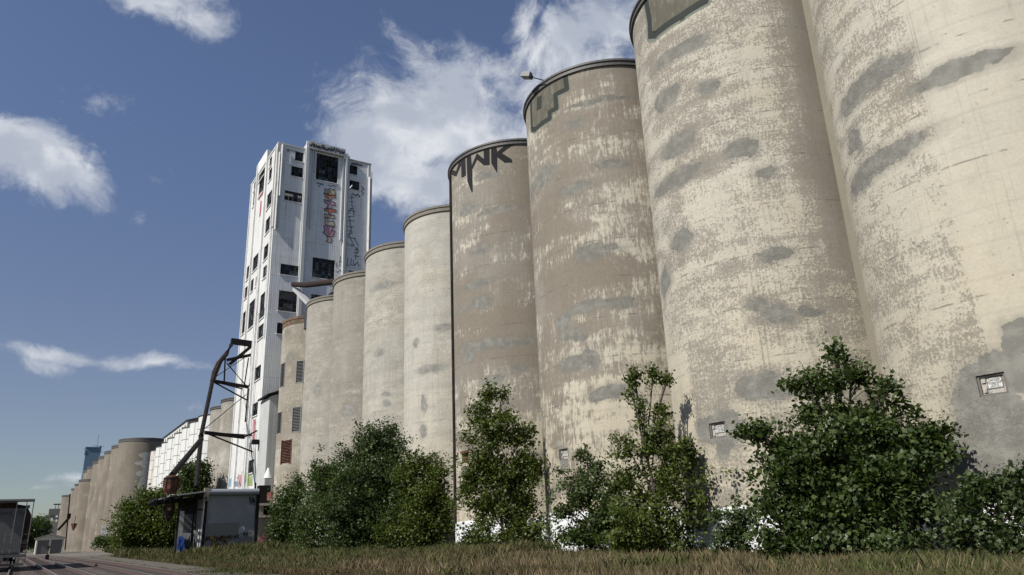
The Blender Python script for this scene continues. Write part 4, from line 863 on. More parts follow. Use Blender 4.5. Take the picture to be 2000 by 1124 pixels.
# blue tower far behind
bt = empty('blue_tower', (34, 560, 0), 'small blue clad tower with antenna rising behind the brown silos', 'tower')
q0 = on('y', 560, 168, 875); q1 = on('y', 560, 198, 871); b = MB(); b.box((q0.x, 560, -2), (q1.x, 572, q0.z)); b.box((q0.x-.4, 559.8, q0.z-4), (q0.x+.2, 566, q0.z-1.5)); b.build('wall', metal_sheet('blue_cladding', (.13, .21, .29), (.2, .24, .28), 1.2, dirt=.3), bt)
b = MB(); b.box((q0.x-.3, 559.6, q0.z+.01), (q1.x+.3, 572.3, q0.z+.6)); b.build('roof', simple('blue_dark', (.09, .14, .2), .7), bt)
b = MB(); xm = (q0.x*.25+q1.x*.75); b.bar((xm, 563, q0.z+.6), (xm, 563, q0.z+9), .2); b.bar((xm-2.5, 563, q0.z+1.6), (xm+3.8, 563, q0.z+1.6), .25); b.bar((xm+.5, 563, q0.z-2), (xm+4, 563, q0.z-2.6), .2); b.bar((q1.x-.5, 559.5, q0.z-2), (q1.x-.5, 559.5, q0.z+1), 1.); b.bar((xm+2.5, 563, q0.z+1.6), (xm+2.5, 563, q0.z-2.3), .15); b.build('antenna', simple('antenna_blue', (.08, .12, .18), .6), bt)
# far headhouse
hh = empty('far_headhouse', (15, 520, 0), 'tiny concrete headhouse with a roof mast at the far end of the tracks', 'building')
YH = 520; q0 = on('y', YH, 97, 996); q1 = on('y', YH, 118, 994); z_ = q0.z
f_ = lambda u, v, d=0.: (u, YH+d, v)
WH = [(lambda a, b: (a.x, b.z, b.x, a.z))(on('y', YH, *p), on('y', YH, *r_)) for p, r_ in (((109, 1007), (113, 1011)), ((108.5, 1015), (112, 1019.5)), ((99.5, 1012), (102.5, 1019)), ((99, 1024), (101.5, 1027)), ((98, 1031), (100.5, 1034)))]
b = MB(); surf(b, f_, [q0.x, q1.x], [-2, z_], WH, 1.2); b.face([(q0.x, YH, -2), (q0.x, YH+20, -2), (q0.x, YH+20, z_), (q0.x, YH, z_)]); b.face([(q0.x, YH, z_), (q1.x, YH, z_), (q1.x, YH+20, z_), (q0.x, YH+20, z_)]); b.build('wall', simple('far_concrete', (.27, .25, .2), .9, .2, .15, dirt=((.14, .13, .1), .6)), hh)
b = MB(); b.box((q0.x-.3, YH-.3, z_-3.2), (q1.x+.3, YH-.02, z_+.5)); b.build('parapet', simple('far_parapet', (.2, .19, .16), .9), hh)
q2 = on('y', YH, 92, 1006); b = MB(); b.box((q2.x-.8, YH+1, -2), (q0.x-.01, YH+15, q2.z)); b.build('wing', MATS['far_concrete'], hh)
q3 = on('y', YH, 112, 986); b = MB(); b.bar((q3.x-.6, YH+3, z_), (q3.x-.6, YH+3, q3.z), .3); b.bar((q3.x+.8, YH+3, z_), (q3.x+.8, YH+3, q3.z), .3); b.box((q3.x-1.8, YH+2, q3.z), (q3.x+1.8, YH+4, q3.z+.6)); b.build('mast', M_DARKSTEEL, hh)
# gabled garage
YG = 300; zg = gz(0, YG)
ga_ = empty('rail_garage', (on('y', YG, 98, 1060).x, YG, zg), 'low pale gabled garage with two dark doors at the end of the tracks', 'garage')
g0 = on('y', YG, 68, 1078).x; g1 = on('y', YG, 122, 1078).x; ze = on('y', YG, 70, 1053).z; zp = on('y', YG, 98, 1045).z; gm_ = (g0+g1)/2; zb = on('y', YG, 70, 1056).z
b = MB(); b.box((g0, YG, zg-1), (g0+.4, YG+14, zb)); b.box((g1-.4, YG, zg-1), (g1, YG+14, zb)); b.box((gm_-.3, YG-.02, zg-1), (gm_+.3, YG+.3, zb)); b.box((g0-.2, YG-.1, zb), (g1+.2, YG+.3, ze)); b.face([(g0-.2, YG-.05, ze), (g1+.2, YG-.05, ze), (gm_, YG-.05, zp)]); b.build('frame', simple('garage_trim', (.5, .48, .42), .8, .2), ga_)
b = MB(); b.hexa([(g0-.5, YG-.5, ze+.01), (gm_, YG-.5, zp+.05), (gm_, YG+14, zp+.05), (g0-.5, YG+14, ze+.01), (g0-.5, YG-.5, ze+.2), (gm_, YG-.5, zp+.3), (gm_, YG+14, zp+.3), (g0-.5, YG+14, ze+.2)])
b.hexa([(gm_, YG-.5, zp+.05), (g1+.5, YG-.5, ze+.01), (g1+.5, YG+14, ze+.01), (gm_, YG+14, zp+.05), (gm_, YG-.5, zp+.3), (g1+.5, YG-.5, ze+.2), (g1+.5, YG+14, ze+.2), (gm_, YG+14, zp+.3)]); b.build('roof', simple('garage_roof', (.3, .28, .24), .8, .2), ga_)
for (a, c) in ((g0+.41, gm_-.31), (gm_+.31, g1-.41)):
    b = MB(); b.box((a, YG+.15, zg-1), (c, YG+.3, zb-.01)); b.build('door', simple('garage_door', (.11, .105, .1), .6, .15), ga_)

# ------------------------------------------------------------------ railway
M_RAIL = simple('rail_steel', (.09, .06, .05), .5, .3, 2.); M_RTOP = simple('rail_worn_top', (.42, .39, .36), .3, .1, 2., metal=.6)
def rail_mesh(pl):
    b = MB(); P = []
    for i, (x, y) in enumerate(pl): P.append(Vector((x, y, gz(x, y)+.03)))
    prof = [(-.07, 0), (.07, 0), (.07, .02), (.015, .03), (.015, .12), (.037, .13), (.037, .165), (-.037, .165), (-.037, .13), (-.015, .12), (-.015, .03), (-.07, .02)]
    R = []
    for i, p in enumerate(P):
        t = (P[min(i+1, len(P)-1)]-P[max(i-1, 0)]); t.z = 0; t.normalize(); n = Vector((t.y, -t.x, 0)); R.append([p+n*a+Vector((0, 0, c)) for a, c in prof])
    for i in range(len(R)-1):
        for k in range(len(prof)): b.face([R[i][k], R[i][(k+1) % 12], R[i+1][(k+1) % 12], R[i+1][k]])
    return b
def curve_pts(ctrl, st=4.):
    ys_ = np.array([c[1] for c in ctrl], float); xs_ = np.array([c[0] for c in ctrl], float); co = np.polyfit(ys_, xs_, min(3, len(ctrl)-1))
    return [(float(np.polyval(co, y)), float(y)) for y in np.arange(ys_[0], ys_[-1]+.1, st)]
def track(ctrl, label, y0=None):
    pts = curve_pts(ctrl); root = empty('railway_track', (pts[0][0], pts[0][1], 0), label, 'railway track', 'tracks in the yard')
    for sgn in (-1, 1):
        ro_ = rail_mesh([(x+sgn*.7175, y) for x, y in pts]).build('rail', M_RAIL, root); b = MB()
        q_ = [(x+sgn*.7175, y) for x, y in pts]
        for (xa, ya), (xb, yb) in zip(q_[:-1], q_[1:]): b.face([(xa-.03, ya, gz(xa, ya)+.197), (xa+.03, ya, gz(xa, ya)+.197), (xb+.03, yb, gz(xb, yb)+.197), (xb-.03, yb, gz(xb, yb)+.197)])
        b.build('worn_top', M_RTOP, ro_)
    b = MB(); y = pts[0][1]; xs_ = [p[0] for p in pts]; ys_ = [p[1] for p in pts]; R = random.Random(5)
    while y < min(pts[-1][1], 150):
        x = float(np.interp(y, ys_, xs_)); j = R.uniform(-.06, .06); z = gz(x, y)
        b.box((x-1.3+j, y-.11, z-.1), (x+1.3+j, y+.11, z+.027)); y += .58
    b.build('ties', simple('tie_wood', (.075, .058, .049), .9, .4, 5.), root)
track([(5.95, 12), (6.05, 42), (5.95, 55), (5.75, 75), (5.15, 95), (4.2, 115), (2.4, 140)], 'right hand track curving in along the weeds')
track([(2.9, 12), (2.6, 50), (2.2, 80), (1.9, 110), (1.55, 145), (.9, 230)], 'middle track running straight to the far garage')
track([(-1.0, 12), (-1.0, 60), (-1.0, 110), (-1.0, 150), (-1.1, 230)], 'leftmost track under the hopper car')
sw = empty('switch_stand', (3.9, 112, 0), 'small dark switch stand beside the rails far down the yard', 'switch stand')
q = on('y', 112, 92, 1090); q.z = 0; b = MB(); b.box((q.x-.2, 111.8, 0), (q.x+.2, 112.2, .6)); b.bar((q.x, 112, .6), (q.x, 112, 1.5), .07); b.lathe((q.x, 112), [(0, 1.7), (.2, 1.5), (0, 1.3)], 4, smooth=False); b.build('lever', M_DARKSTEEL, sw); sw.location = (q.x, 112, 0); sw.children[0].location = (-q.x, -112, 0)

# ------------------------------------------------------------------ covered hopper car
hc = empty('hopper_car', (-1.0, 70, 0), 'grey covered hopper rail car with end ladders at the left edge', 'rail car')
M_CAR = simple('car_grey', (.1, .102, .097), .6, .12, 1., dirt=((.09, .07, .055), .6)); M_CARP = simple('car_pale', (.19, .19, .18), .6, .15, 2.); M_CARB = rust('car_brown', (.055, .045, .04), (.1, .06, .045))
CXc = -1.02; y0c = 65.0
b = MB()
prof = [(-1.15, 1.15), (-1.5, 1.7), (-1.62, 2.4), (-1.62, 3.1), (-1.5, 3.9), (-1.15, 4.5), (0, 4.72), (1.15, 4.5), (1.5, 3.9), (1.62, 3.1), (1.62, 2.4), (1.5, 1.7), (1.15, 1.15)]
for i in range(len(prof)-1): b.face([(CXc+prof[i][0], y0c+1.6, prof[i][1]), (CXc+prof[i][0], y0c+15, prof[i][1]), (CXc+prof[i+1][0], y0c+15, prof[i+1][1]), (CXc+prof[i+1][0], y0c+1.6, prof[i+1][1])], smooth=True)
for yy in (y0c+1.6, y0c+15): b.face([(CXc+x, yy, z) for x, z in prof])
b.face([(CXc+prof[0][0], y0c+1.6, 1.15), (CXc+1.15, y0c+1.6, 1.15), (CXc+1.15, y0c+15, 1.15), (CXc-1.15, y0c+15, 1.15)]); b.build('body', M_CARB, hc)
b = MB(); b.box((CXc-1.3, y0c+.55, 1.3), (CXc+1.12, y0c+1.58, 4.3)); b.box((CXc-1.34, y0c+.5, 3.75), (CXc+1.2, y0c+1.57, 4.1)); b.build('end_sheet', M_CAR, hc)
b = MB(); b.box((CXc-1.6, y0c-.1, 4.78), (CXc+1.6, y0c+1.7, 4.9)); b.box((CXc-.7, y0c+1.72, 4.75), (CXc+.5, y0c+15, 4.92)); b.box((CXc+1.1, y0c+.6, 4.3), (CXc+1.35, y0c+1.4, 4.5)); b.build('running_board', M_CARP, hc)
for x, tx_ in ((CXc+1.55, 1), (CXc+.55, 0)):
    b = MB(); b.bar((x-.02, y0c, .55), (x, y0c, 4.78), .06); b.bar((x-.42, y0c, .55), (x-.42, y0c, 4.78 if tx_ else 2.6), .05)
    for k in range(5): b.bar((x-.42, y0c, .8+k*.42), (x, y0c, .8+k*.42), .022)
    b.build('ladder', M_CARP, hc)
b = MB(); b.box((CXc-1.6, y0c-.1, .95), (CXc+1.55, y0c+1.5, 1.15)); b.box((CXc-1.6, y0c-.1, .4), (CXc+1.5, y0c+.2, .56)); b.bar((CXc-1.5, y0c-.05, 1.9), (CXc+1.55, y0c-.05, 1.9), .05); b.bar((CXc-1.5, y0c-.05, 1.25), (CXc+1.55, y0c-.05, 1.25), .05); b.bar((CXc+.2, y0c, 1.3), (CXc-.6, y0c, .7), .05); b.box((CXc-.25, y0c-.8, .75), (CXc+.25, y0c+1, 1.05)); b.box((CXc-.8, y0c+1.4, .7), (CXc+.8, y0c+14, 1.14)); b.build('underframe', M_CAR, hc)
for sx in (-.72, .72):
    for yy in (y0c+1.2, y0c+3):
        b = MB(); b.lathe((0, 0), [(0, -.06), (.42, -.06), (.42, .06), (0, .06)], 20); b.v = [(CXc+sx+z, yy+x, .62+y) for (x, y, z) in b.v]; b.build('wheel', M_DARKSTEEL, hc)
b = MB(); b.box((CXc-.95, y0c+.7, .4), (CXc-.82, y0c+3.5, .8)); b.box((CXc+.82, y0c+.7, .4), (CXc+.95, y0c+3.5, .8)); b.build('truck_frame', M_DARKSTEEL, hc)
fe = lambda u, v, d=0.: (u, y0c+.49+d, v)
text('ARMX 17', fe, CXc+.1, 3.84, .22, M_BLACKPAINT, hc, -.006)
text('54', fe, CXc+.95, 3.84, .22, M_BLACKPAINT, hc, -.006)
fe2 = lambda u, v, d=0.: (u, y0c+.54+d, v); text('E', fe2, CXc-.85, 2.9, .42, M_CARP, hc, -.006)

# ------------------------------------------------------------------ vegetation
def leaf_mat(name, a, b_, dry=None):
    def f(s, b):
        r = s.island(); n = s.noise(s.pos(), 1.3, 4, .6)
        c = s.mix(r, a, b_); c = s.mulc(c, s.grey(s.add(.7, s.mul(n, .6))))
        if dry: c = s.mix(s.ss(r, dry[1], dry[1]+.02), c, dry[0])
        s.put(b.inputs['Base Color'], c); b.inputs['Roughness'].default_value = .5; b.inputs['Specular IOR Level'].default_value = .35
        tr = s.node('ShaderNodeBsdfTranslucent'); s.put(tr.inputs[0], s.mulc(c, (1.1, 1.35, .5))); mx = s.node('ShaderNodeMixShader'); mx.inputs[0].default_value = .3
        s.l.new(b.outputs[0], mx.inputs[1]); s.l.new(tr.outputs[0], mx.inputs[2])
        out = [n_ for n_ in s.n if n_.type == 'OUTPUT_MATERIAL'][0]; s.l.new(mx.outputs[0], out.inputs[0])
    return mat(name, f)
LM = [leaf_mat('leaf_dark', (.03, .05, .014), (.085, .115, .034)), leaf_mat('leaf_mid', (.042, .063, .012), (.108, .132, .026)), leaf_mat('leaf_bluish', (.034, .054, .019), (.085, .112, .04)), leaf_mat('leaf_light', (.04, .06, .015), (.09, .115, .03))]
M_BARK = simple('bark', (.075, .06, .045), .9, .3, 6.)
def mesh_np(name, V, Fq, m, parent=None, nper=4):
    me = bpy.data.meshes.new(name); nv, nf = len(V), len(Fq)
    me.vertices.add(nv); me.vertices.foreach_set('co', V.astype(np.float32).ravel())
    me.loops.add(nf*nper); me.loops.foreach_set('vertex_index', Fq.astype(np.int32).ravel())
    me.polygons.add(nf); me.polygons.foreach_set('loop_start', np.arange(0, nf*nper, nper, dtype=np.int32)); me.polygons.foreach_set('loop_total', np.full(nf, nper, dtype=np.int32))
    me.update(calc_edges=True); return link(name, me, m, parent)
def leaves(C, size, ncl, spread, up=.35, aspect=.75, rg=rng):
    """C: cluster centres (n,3); ncl leaves round each"""
    n = len(C)*ncl; P = np.repeat(C, ncl, 0)+rg.normal(0, 1, (n, 3))*spread*np.array([1, 1, .8])
    N = rg.normal(0, 1, (n, 3)); N[:, 2] = np.abs(N[:, 2])+up; N += np.repeat(rg.normal(0, .75, (len(C), 3)), ncl, 0); N /= np.linalg.norm(N, axis=1, keepdims=True)
    A = rg.normal(0, 1, (n, 3)); A -= N*(A*N).sum(1, keepdims=True); A /= np.linalg.norm(A, axis=1, keepdims=True); B = np.cross(N, A)
    sz = size*rg.uniform(.5, 1.5, (n, 1))*np.repeat(rg.uniform(.75, 1.2, (len(C), 1)), ncl, 0)
    a = A*sz*.5; b = B*sz*.5*aspect
    # heart/diamond leaf folded along its rib
    v0 = P-a; v1 = P+b*1.0-a*.15+N*sz*.12; v2 = P+a; v3 = P-b*1.0-a*.15+N*sz*.12
    V = np.stack([v0, v1, v2, v3], 1).reshape(-1, 3); Fq = np.arange(4*n).reshape(-1, 4)
    return V, Fq
def tree(name, label, cat, lobes, X, base_px, leafsize=.13, dens=1., m=0, seed=0, ncl=26, spread=.2, depth=.85, group=None, trunk_r=.09, gy=None, droop=0.):
    """lobes: ellipses (px, py, rx, ry) seen in the photo; each becomes an ellipsoid of real size standing on the plane x = X"""
    rg = np.random.default_rng(seed); base = on('x', X, base_px, 1060) if gy is None else Vector((X, gy, 0)); base.z = gz(base.x, base.y)
    D = Vector((base.x, base.y, 0)).length; root = empty(name, base, label, cat, group)
    hv = Vector((base.x, base.y, 0)).normalized(); side = Vector((hv.y, -hv.x, 0))
    cl = []; br = MB(); tp = []
    for (px, py, rx, ry) in lobes:
        v = ray(px, py); t = D/Vector((v.x, v.y, 0)).length; c = CAM+v*t                # same distance from the camera as the stem
        k = D/ F*1.0*(Vector((v.x, v.y, v.z)).length/Vector((v.x, v.y, 0)).length)/ (v.normalized().dot(FW))*v.normalized().dot(FW)
        k = t                                                                              # metres per pixel at that distance
        RX, RZ = rx*k*1.0, ry*k*.98; RY = min(RX, RZ*1.3)*depth
        c = c+hv*rg.uniform(-.3, .3)*RY
        vol = RX*RZ*RY*4.19; n = int(max(12, dens*vol**.8*21))
        # sprays: leaves crowd along twigs that push out of the lobe, with gaps of shade between them
        nt_ = max(3, n//4); t0 = rg.normal(0, 1, (nt_, 3)); t0 /= np.linalg.norm(t0, axis=1, keepdims=True); t0 = t0*rg.uniform(.45, 1.0, (nt_, 1))
        idx = rg.integers(0, nt_, n); d_ = t0[idx]+rg.normal(0, .13, (n, 3)); d_[:, 2] += .25*(rg.random(n)-.3); rr = rg.uniform(.5, 1.34, (n, 1))
        wob = 1+.22*np.sin(d_[:, :1]*5+seed)+.18*np.sin(d_[:, 2:3]*7+d_[:, 1:2]*4+seed*2)
        q = d_*rr*wob
        pts = np.array(c)+q[:, :1]*RX*np.array(side)+q[:, 1:2]*RY*np.array(hv)+q[:, 2:3]*RZ*np.array((0, 0, 1))
        cl.append(pts); tp.append((c, RX, RZ, pts))
    C = np.concatenate(cl); C = C[C[:, 2] > base.z+.15]
    C = C[C[:, 0] < 26.6] if X < 27 else C
    V, Fq = leaves(C, leafsize*1.12, ncl, spread*1.12, rg=rg); ok = None
    mesh_np('crown', V, Fq, LM[m], root)
    tops = sorted(tp, key=lambda t_: -t_[0].z); hi_ = tops[0][0]; low = Vector((base.x, base.y, base.z-.1))
    spine = [low, low.lerp(hi_, .35)+Vector((.12, -.1, 0)), low.lerp(hi_, .7)+Vector((-.1, .08, 0)), Vector(hi_)]; br.tube(spine, [trunk_r*1.2, trunk_r*.9, trunk_r*.5, .015], 6)
    for (c, RX, RZ, pts) in tp:
        fr_ = min(max((c.z-low.z)/(hi_.z-low.z)*.62, .05), .85); low_ = spine[0].lerp(spine[3], fr_); r0 = trunk_r*.55
        low_ = low.lerp(hi_, fr_); mid = low_.lerp(c, .5)+Vector((0, 0, -.08)); tipp = Vector(c)+Vector((0, 0, RZ*.5))
        br.tube([low_, mid, c, tipp], [r0, r0*.7, r0*.4, .01], 5); low = low
        for p in pts[::max(1, len(pts)//12)]:
            p = Vector(p); a0 = low_.lerp(c, rg.uniform(.55, 1.0)); br.tube([a0, a0.lerp(p, .55)+Vector((0, 0, .05)), p], [r0*.25, r0*.15, .008], 4, cap=False)
    br.build('trunk', M_BARK, root); return root
G1 = 'self seeded trees along the silo foot'
tree('bushy_tree', 'largest broad leaved bushy tree in front of the rightmost silos', 'tree', [(1640, 720, 22, 34), (1595, 735, 24, 20), (1665, 735, 35, 28), (1572, 752, 34, 16), (1718, 765, 32, 32), (1618, 778, 42, 34), (1632, 700, 12, 20), (1570, 800, 40, 35), (1696, 815, 52, 34), (1640, 865, 100, 62), (1480, 860, 32, 30), (1520, 870, 40, 30), (1765, 815, 45, 30), (1820, 850, 30, 22), (1840, 845, 20, 14), (1540, 930, 75, 60), (1660, 960, 130, 90), (1780, 900, 75, 60), (1835, 905, 28, 28), (1590, 1030, 105, 70), (1740, 1040, 115, 75), (1510, 990, 38, 25), (1500, 1040, 40, 30), (1830, 1000, 60, 50), (1460, 845, 22, 16), (1600, 905, 90, 70), (1720, 880, 90, 60), (1560, 1070, 90, 34)], 23.4, 1655, .15, 1.0, 0, 1, 26, .19, group=G1, trunk_r=.1)
tree('bushy_tree', 'rounded green shrub filling the lower right corner', 'tree', [(1960, 935, 55, 30), (1900, 965, 60, 40), (2010, 960, 50, 45), (1950, 1010, 90, 60), (1870, 1050, 70, 55), (2000, 1070, 90, 60), (1790, 1085, 80, 35)], 23.2, 1940, .13, 1.0, 2, 2, 26, .18, group=G1)
tree('sapling', 'small thin sapling against the white painted silo foot', 'tree', [(1440, 1005, 22, 30), (1400, 1010, 14, 26), (1430, 1050, 38, 35), (1455, 1000, 12, 28), (1450, 1075, 44, 22), (1415, 1055, 26, 30), (1440, 1030, 26, 30)], 24.6, 1432, .12, 1.5, 2, 3, 20, .13, group=G1, trunk_r=.03)
tree('tall_tree', 'airy tall cottonwood with a thin pointed top before the third silo', 'tree', [(1240, 735, 9, 20), (1235, 770, 14, 24), (1275, 745, 9, 22), (1255, 800, 20, 26), (1290, 790, 14, 34), (1305, 740, 6, 16), (1280, 845, 40, 26), (1222, 868, 30, 20), (1250, 890, 50, 30), (1300, 880, 45, 50), (1340, 870, 24, 36), (1355, 920, 18, 45), (1290, 960, 78, 60), (1290, 1040, 85, 52), (1350, 1000, 30, 50), (1230, 1010, 60, 60), (1225, 940, 36, 40), (1225, 1060, 60, 34), (1330, 1060, 50, 34)], 24.4, 1290, .13, .8, 1, 4, 24, .16, group=G1)
tree('bushy_tree', 'medium cottonwood bush left of the airy tall one', 'tree', [(1148, 900, 20, 26), (1172, 920, 22, 24), (1130, 1050, 60, 34), (1200, 1050, 50, 40), (1185, 990, 40, 36), (1120, 935, 22, 22), (1155, 960, 50, 40), (1115, 1000, 32, 40), (1165, 1030, 60, 50), (1110, 975, 26, 18), (1205, 960, 22, 22)], 24.6, 1150, .13, .95, 0, 5, 24, .16, group=G1)
tree('tall_tree', 'tall feathery topped tree between the two brown silos', 'tree', [(945, 775, 26, 22), (980, 775, 16, 20), (930, 800, 24, 18), (960, 820, 45, 32), (915, 860, 20, 16), (975, 860, 55, 40), (1025, 850, 22, 24), (955, 920, 50, 50), (1010, 930, 50, 60), (1035, 900, 22, 40), (960, 990, 55, 45), (1020, 1010, 48, 60), (990, 1060, 75, 35), (930, 1050, 40, 40), (925, 950, 34, 40), (1045, 1050, 34, 40), (930, 900, 30, 30)], 24.2, 985, .14, .85, 1, 6, 26, .2, group=G1)
tree('bushy_tree', 'dense grey green tree in front of the pale silos', 'tree', [(720, 865, 32, 22), (775, 870, 26, 22), (745, 890, 60, 34), (700, 900, 36, 30), (735, 960, 85, 66), (690, 985, 60, 55), (790, 950, 40, 50), (670, 1000, 50, 50), (740, 850, 50, 22), (760, 1020, 80, 55), (700, 1050, 60, 38), (670, 950, 26, 30)], 23.2, 735, .14, 1., 2, 7, 26, .22, group=G1)
tree('bushy_tree', 'low spreading green tree left of the feathery topped one', 'tree', [(835, 905, 30, 16), (800, 925, 34, 30), (860, 930, 32, 26), (830, 965, 64, 50), (800, 1050, 60, 34), (855, 1010, 44, 44), (870, 985, 32, 45), (820, 1030, 65, 45), (868, 1040, 28, 34)], 25.4, 835, .15, .9, 1, 8, 26, .24, group=G1)
tree('bushy_tree', 'dark green bush climbing toward the pale silos', 'tree', [(650, 915, 20, 20), (625, 935, 26, 24), (660, 945, 30, 30), (640, 990, 50, 50), (670, 1040, 50, 40), (610, 1030, 40, 46)], 24.4, 640, .16, .95, 0, 9, 26, .28, group=G1)
tree('bushy_tree', 'leftmost dark bush of the row, beside the louvred silo', 'tree', [(592, 945, 16, 24), (575, 965, 24, 24), (560, 1000, 30, 28), (590, 1010, 34, 44), (552, 1040, 26, 34), (590, 1055, 34, 26)], 26.0, 572, .19, .9, 0, 10, 26, .34, group=G1)
tree('bushy_tree', 'tree crown rising behind the shutter shed roof', 'tree', [(370, 918, 14, 14), (392, 916, 12, 16), (385, 935, 26, 18), (380, 960, 30, 20), (360, 940, 12, 14), (405, 945, 12, 14)], 24., 384, .3, .7, 0, 11, 20, .55, gy=142, group=None)
tree('bushy_tree', 'bush mass between the shed and the far brown silo', 'tree', [(300, 985, 22, 26), (270, 1010, 28, 26), (320, 1005, 30, 30), (295, 1030, 50, 34), (330, 1040, 26, 34), (260, 1045, 26, 26), (252, 990, 9, 14), (288, 968, 12, 12), (340, 985, 10, 12), (305, 1056, 50, 16)], 17.6, 300, .26, .8, 1, 12, 24, .5, gy=118, group=None)
tree('shrub', 'small dark shrub under the white board', 'shrub', [(203, 1062, 18, 10), (195, 1056, 8, 8), (222, 1066, 14, 8)], 19., 205, .35, .6, 0, 13, 14, .5, gy=205, group=None)
FT = [(-12, 420, 12), (-5, 460, 15), (2, 470, 17), (8, 480, 18), (11, 575, 21), (-22, 400, 14), (-34, 420, 15)]
for k, (x, y, h) in enumerate(FT):
    base = Vector((x, y, -1)); root = empty('far_tree', base, 'dark far tree '+['behind the hopper car end', 'second left of the garage', 'between rail car and garage', 'rising over the left garage roof edge', 'hidden mostly by the garage roof', 'left of the rail car end', 'leftmost on the horizon'][k], 'tree', 'trees on the horizon')
    rg = np.random.default_rng(90+k); n = 260; d_ = rg.normal(0, 1, (n, 3)); d_ /= np.linalg.norm(d_, axis=1, keepdims=True); C = np.array([x, y, h*.52-1])+d_*rg.uniform(.3, 1, (n, 1))**.5*np.array([5.5, 5, h*.48])
    V, Fq = leaves(C, .9, 14, 1., rg=rg); mesh_np('crown', V, Fq, LM[0], root); b = MB(); b.tube([(x, y, -1.2), (x+.3, y, h*.4), (x, y, h*.8)], [.4, .3, .05], 6); b.build('trunk', M_BARK, root)
pole = empty('utility_pole', (17.2, 165, 0), 'thin wooden utility pole with one cross arm above the bushes', 'pole')
q = on('y', 165, 258, 985); b = MB(); b.tube([(q.x, 165, -1), (q.x, 165, q.z+.3)], .14, 6); b.build('post', M_BARK, pole); b = MB(); b.bar((q.x-1., 165, q.z), (q.x+1., 165, q.z), .16); b.build('cross_arm', M_BARK, pole)

# grass
def blades(name, pts, h, wd, m, lean=.35, seed=1):
    rg = np.random.default_rng(seed); n = len(pts); hh_ = h*rg.uniform(.45, 1.15, n) if np.isscalar(h) else h*rg.uniform(.5, 1.15, n)
    wd = wd*np.hypot(pts[:, 0], pts[:, 1])*rg.uniform(.6, 1.3, n)
    a = rg.uniform(0, 2*pi, n); sx, sy = np.cos(a)*wd/2, np.sin(a)*wd/2; l = rg.normal(0, lean*.55, (n, 2))*hh_[:, None]
    if not np.isscalar(wd): pass
    z = np.array([gz(p[0], p[1]) for p in pts]); B = np.column_stack([pts, z-.02])
    v0 = B+np.column_stack([sx, sy, np.zeros(n)]); v1 = B-np.column_stack([sx, sy, np.zeros(n)]); v2 = B+np.column_stack([l*.4, hh_*.6])-np.column_stack([sx, sy, np.zeros(n)])*.7; v3 = B+np.column_stack([l, hh_])
    V = np.stack([v0, v1, v2, v3], 1).reshape(-1, 3); return tag(mesh_np(name, V, np.arange(4*n).reshape(-1, 4), m), kind='stuff')
def grass_mat(name, cols):
    def f(s, b):
        r = s.island(); n = s.noise(s.pos(), .35, 5, .65)
        c = s.mix(s.ss(r, .2, .8), cols[0], cols[1]); c = s.mix(s.ss(n, .42, .62), c, cols[2]); c = s.mulc(c, s.grey(s.add(.85, s.mul(r, .3)))); b.inputs['Specular IOR Level'].default_value = .15
        return c, .9, None
    return mat(name, f)
GM_B = grass_mat('dry_grass', [(.09, .068, .037), (.125, .094, .053), (.075, .068, .03)])
GM_G = grass_mat('green_grass', [(.05, .062, .02), (.074, .084, .027), (.1, .086, .042)])
def scatter(x0, x1, y0, y1, dens, d0, seed, cond=None, pw=1.6):
    rg = np.random.default_rng(seed); n = int((x1-x0)*(y1-y0)*dens); p = np.column_stack([rg.uniform(x0, x1, n), rg.uniform(y0, y1, n)])
    d_ = np.hypot(p[:, 0], p[:, 1]); p = p[rg.random(n) < np.minimum(1, (d0/d_)**pw)]
    az = np.arctan2(p[:, 0], p[:, 1]); p = p[(az > -.12) & (az < 1.25)]
    if cond is not None: p = p[cond(p)]
    return p
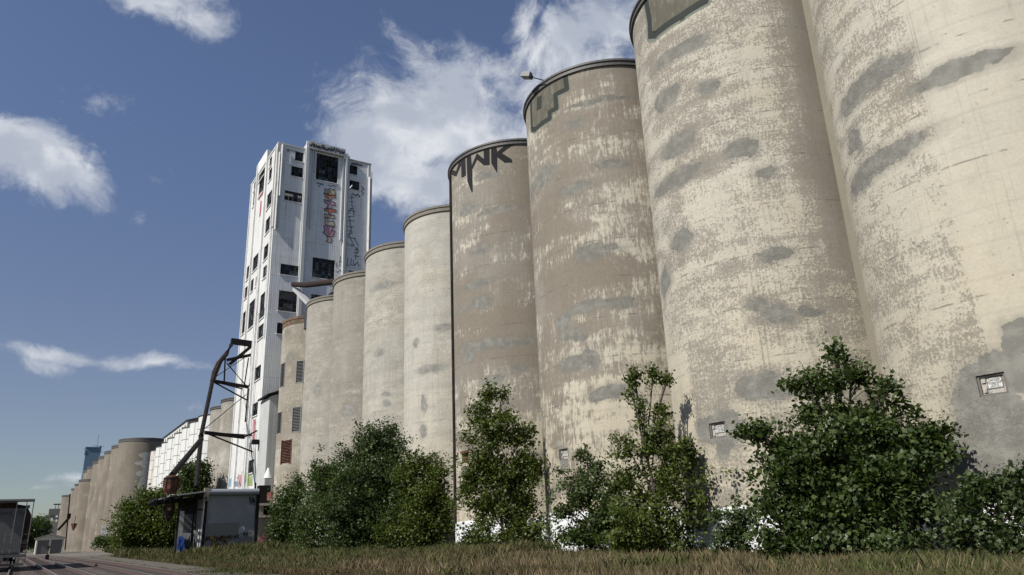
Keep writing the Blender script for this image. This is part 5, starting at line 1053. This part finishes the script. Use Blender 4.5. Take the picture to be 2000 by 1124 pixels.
def lump(p, a=1., s_=0.):
    x, y = p[:, 0]*a, p[:, 1]*a
    return .5+.25*(np.sin(x*1.3+s_+np.sin(y*.9))+np.sin(y*1.7+x*.6+s_*2))*.9+.12*np.sin(x*4.1+y*3.3)
P = scatter(10, 27.5, 5, 62, 1250, 16, 1, lambda p: (p[:, 0] > 8.6))
L_ = lump(P, .7); keep = rng.random(len(P)) < .45+.55*L_; P = P[keep]; L_ = L_[keep]
blades('dry_grass', P, .12+.3*L_, .00027, GM_B, .5, 2)
P = scatter(12, 27, 6, 62, 200, 16, 21); L_ = lump(P, .5, 2.); k_ = ((L_ > .66) & (rng.random(len(P)) < .5)) | (P[:, 0] > 24.8) | (P[:, 1] < 12.5); P = P[k_]; L_ = L_[k_]
blades('green_weeds', P, .25+.4*L_, .0006, GM_G, .6, 22)
P = scatter(7.7, 27, 36, 112, 220, 36, 3, lambda p: (p[:, 0] > 7.7) & ((p[:, 0] > 9.8) | (p[:, 0] < 8.0) | (p[:, 1] < 50)) & ~((p[:, 0] > 13.5) & (p[:, 0] < 23) & (p[:, 1] > 87.8)))
L_ = lump(P, .4, 1.); keep = rng.random(len(P)) < .4+.6*L_; P = P[keep]; L_ = L_[keep]
blades('weedy_grass', P, np.clip(.12+(P[:, 0]-8)*.05, .12, .6)*(.5+L_), .00045, GM_G, .5, 4)
P = scatter(9.5, 27, 96, 235, 34, 95, 5, lambda p: (p[:, 0] > 9.8+(p[:, 1]-96)*.07) & ~((p[:, 0] > 13.5) & (p[:, 0] < 23) & (p[:, 1] < 97)))
blades('green_grass', P, .5+.7*lump(P, .25), .0007, GM_G, .35, 6)
P = scatter(15, 24, 76, 87.8, 120, 60, 7); blades('tall_weeds', P, .5+.8*lump(P, .8), .0007, GM_G, .4, 8)
P = scatter(12, 26, 8, 55, 60, 22, 9); L_ = lump(P, .35, 4.); P = P[L_ > .38]; blades('seed_heads', P, np.full(len(P), .52), .00034, grass_mat('straw', [(.17, .13, .075), (.22, .165, .1), (.12, .1, .055)]), .3, 10)
print('objects', len(bpy.data.objects))
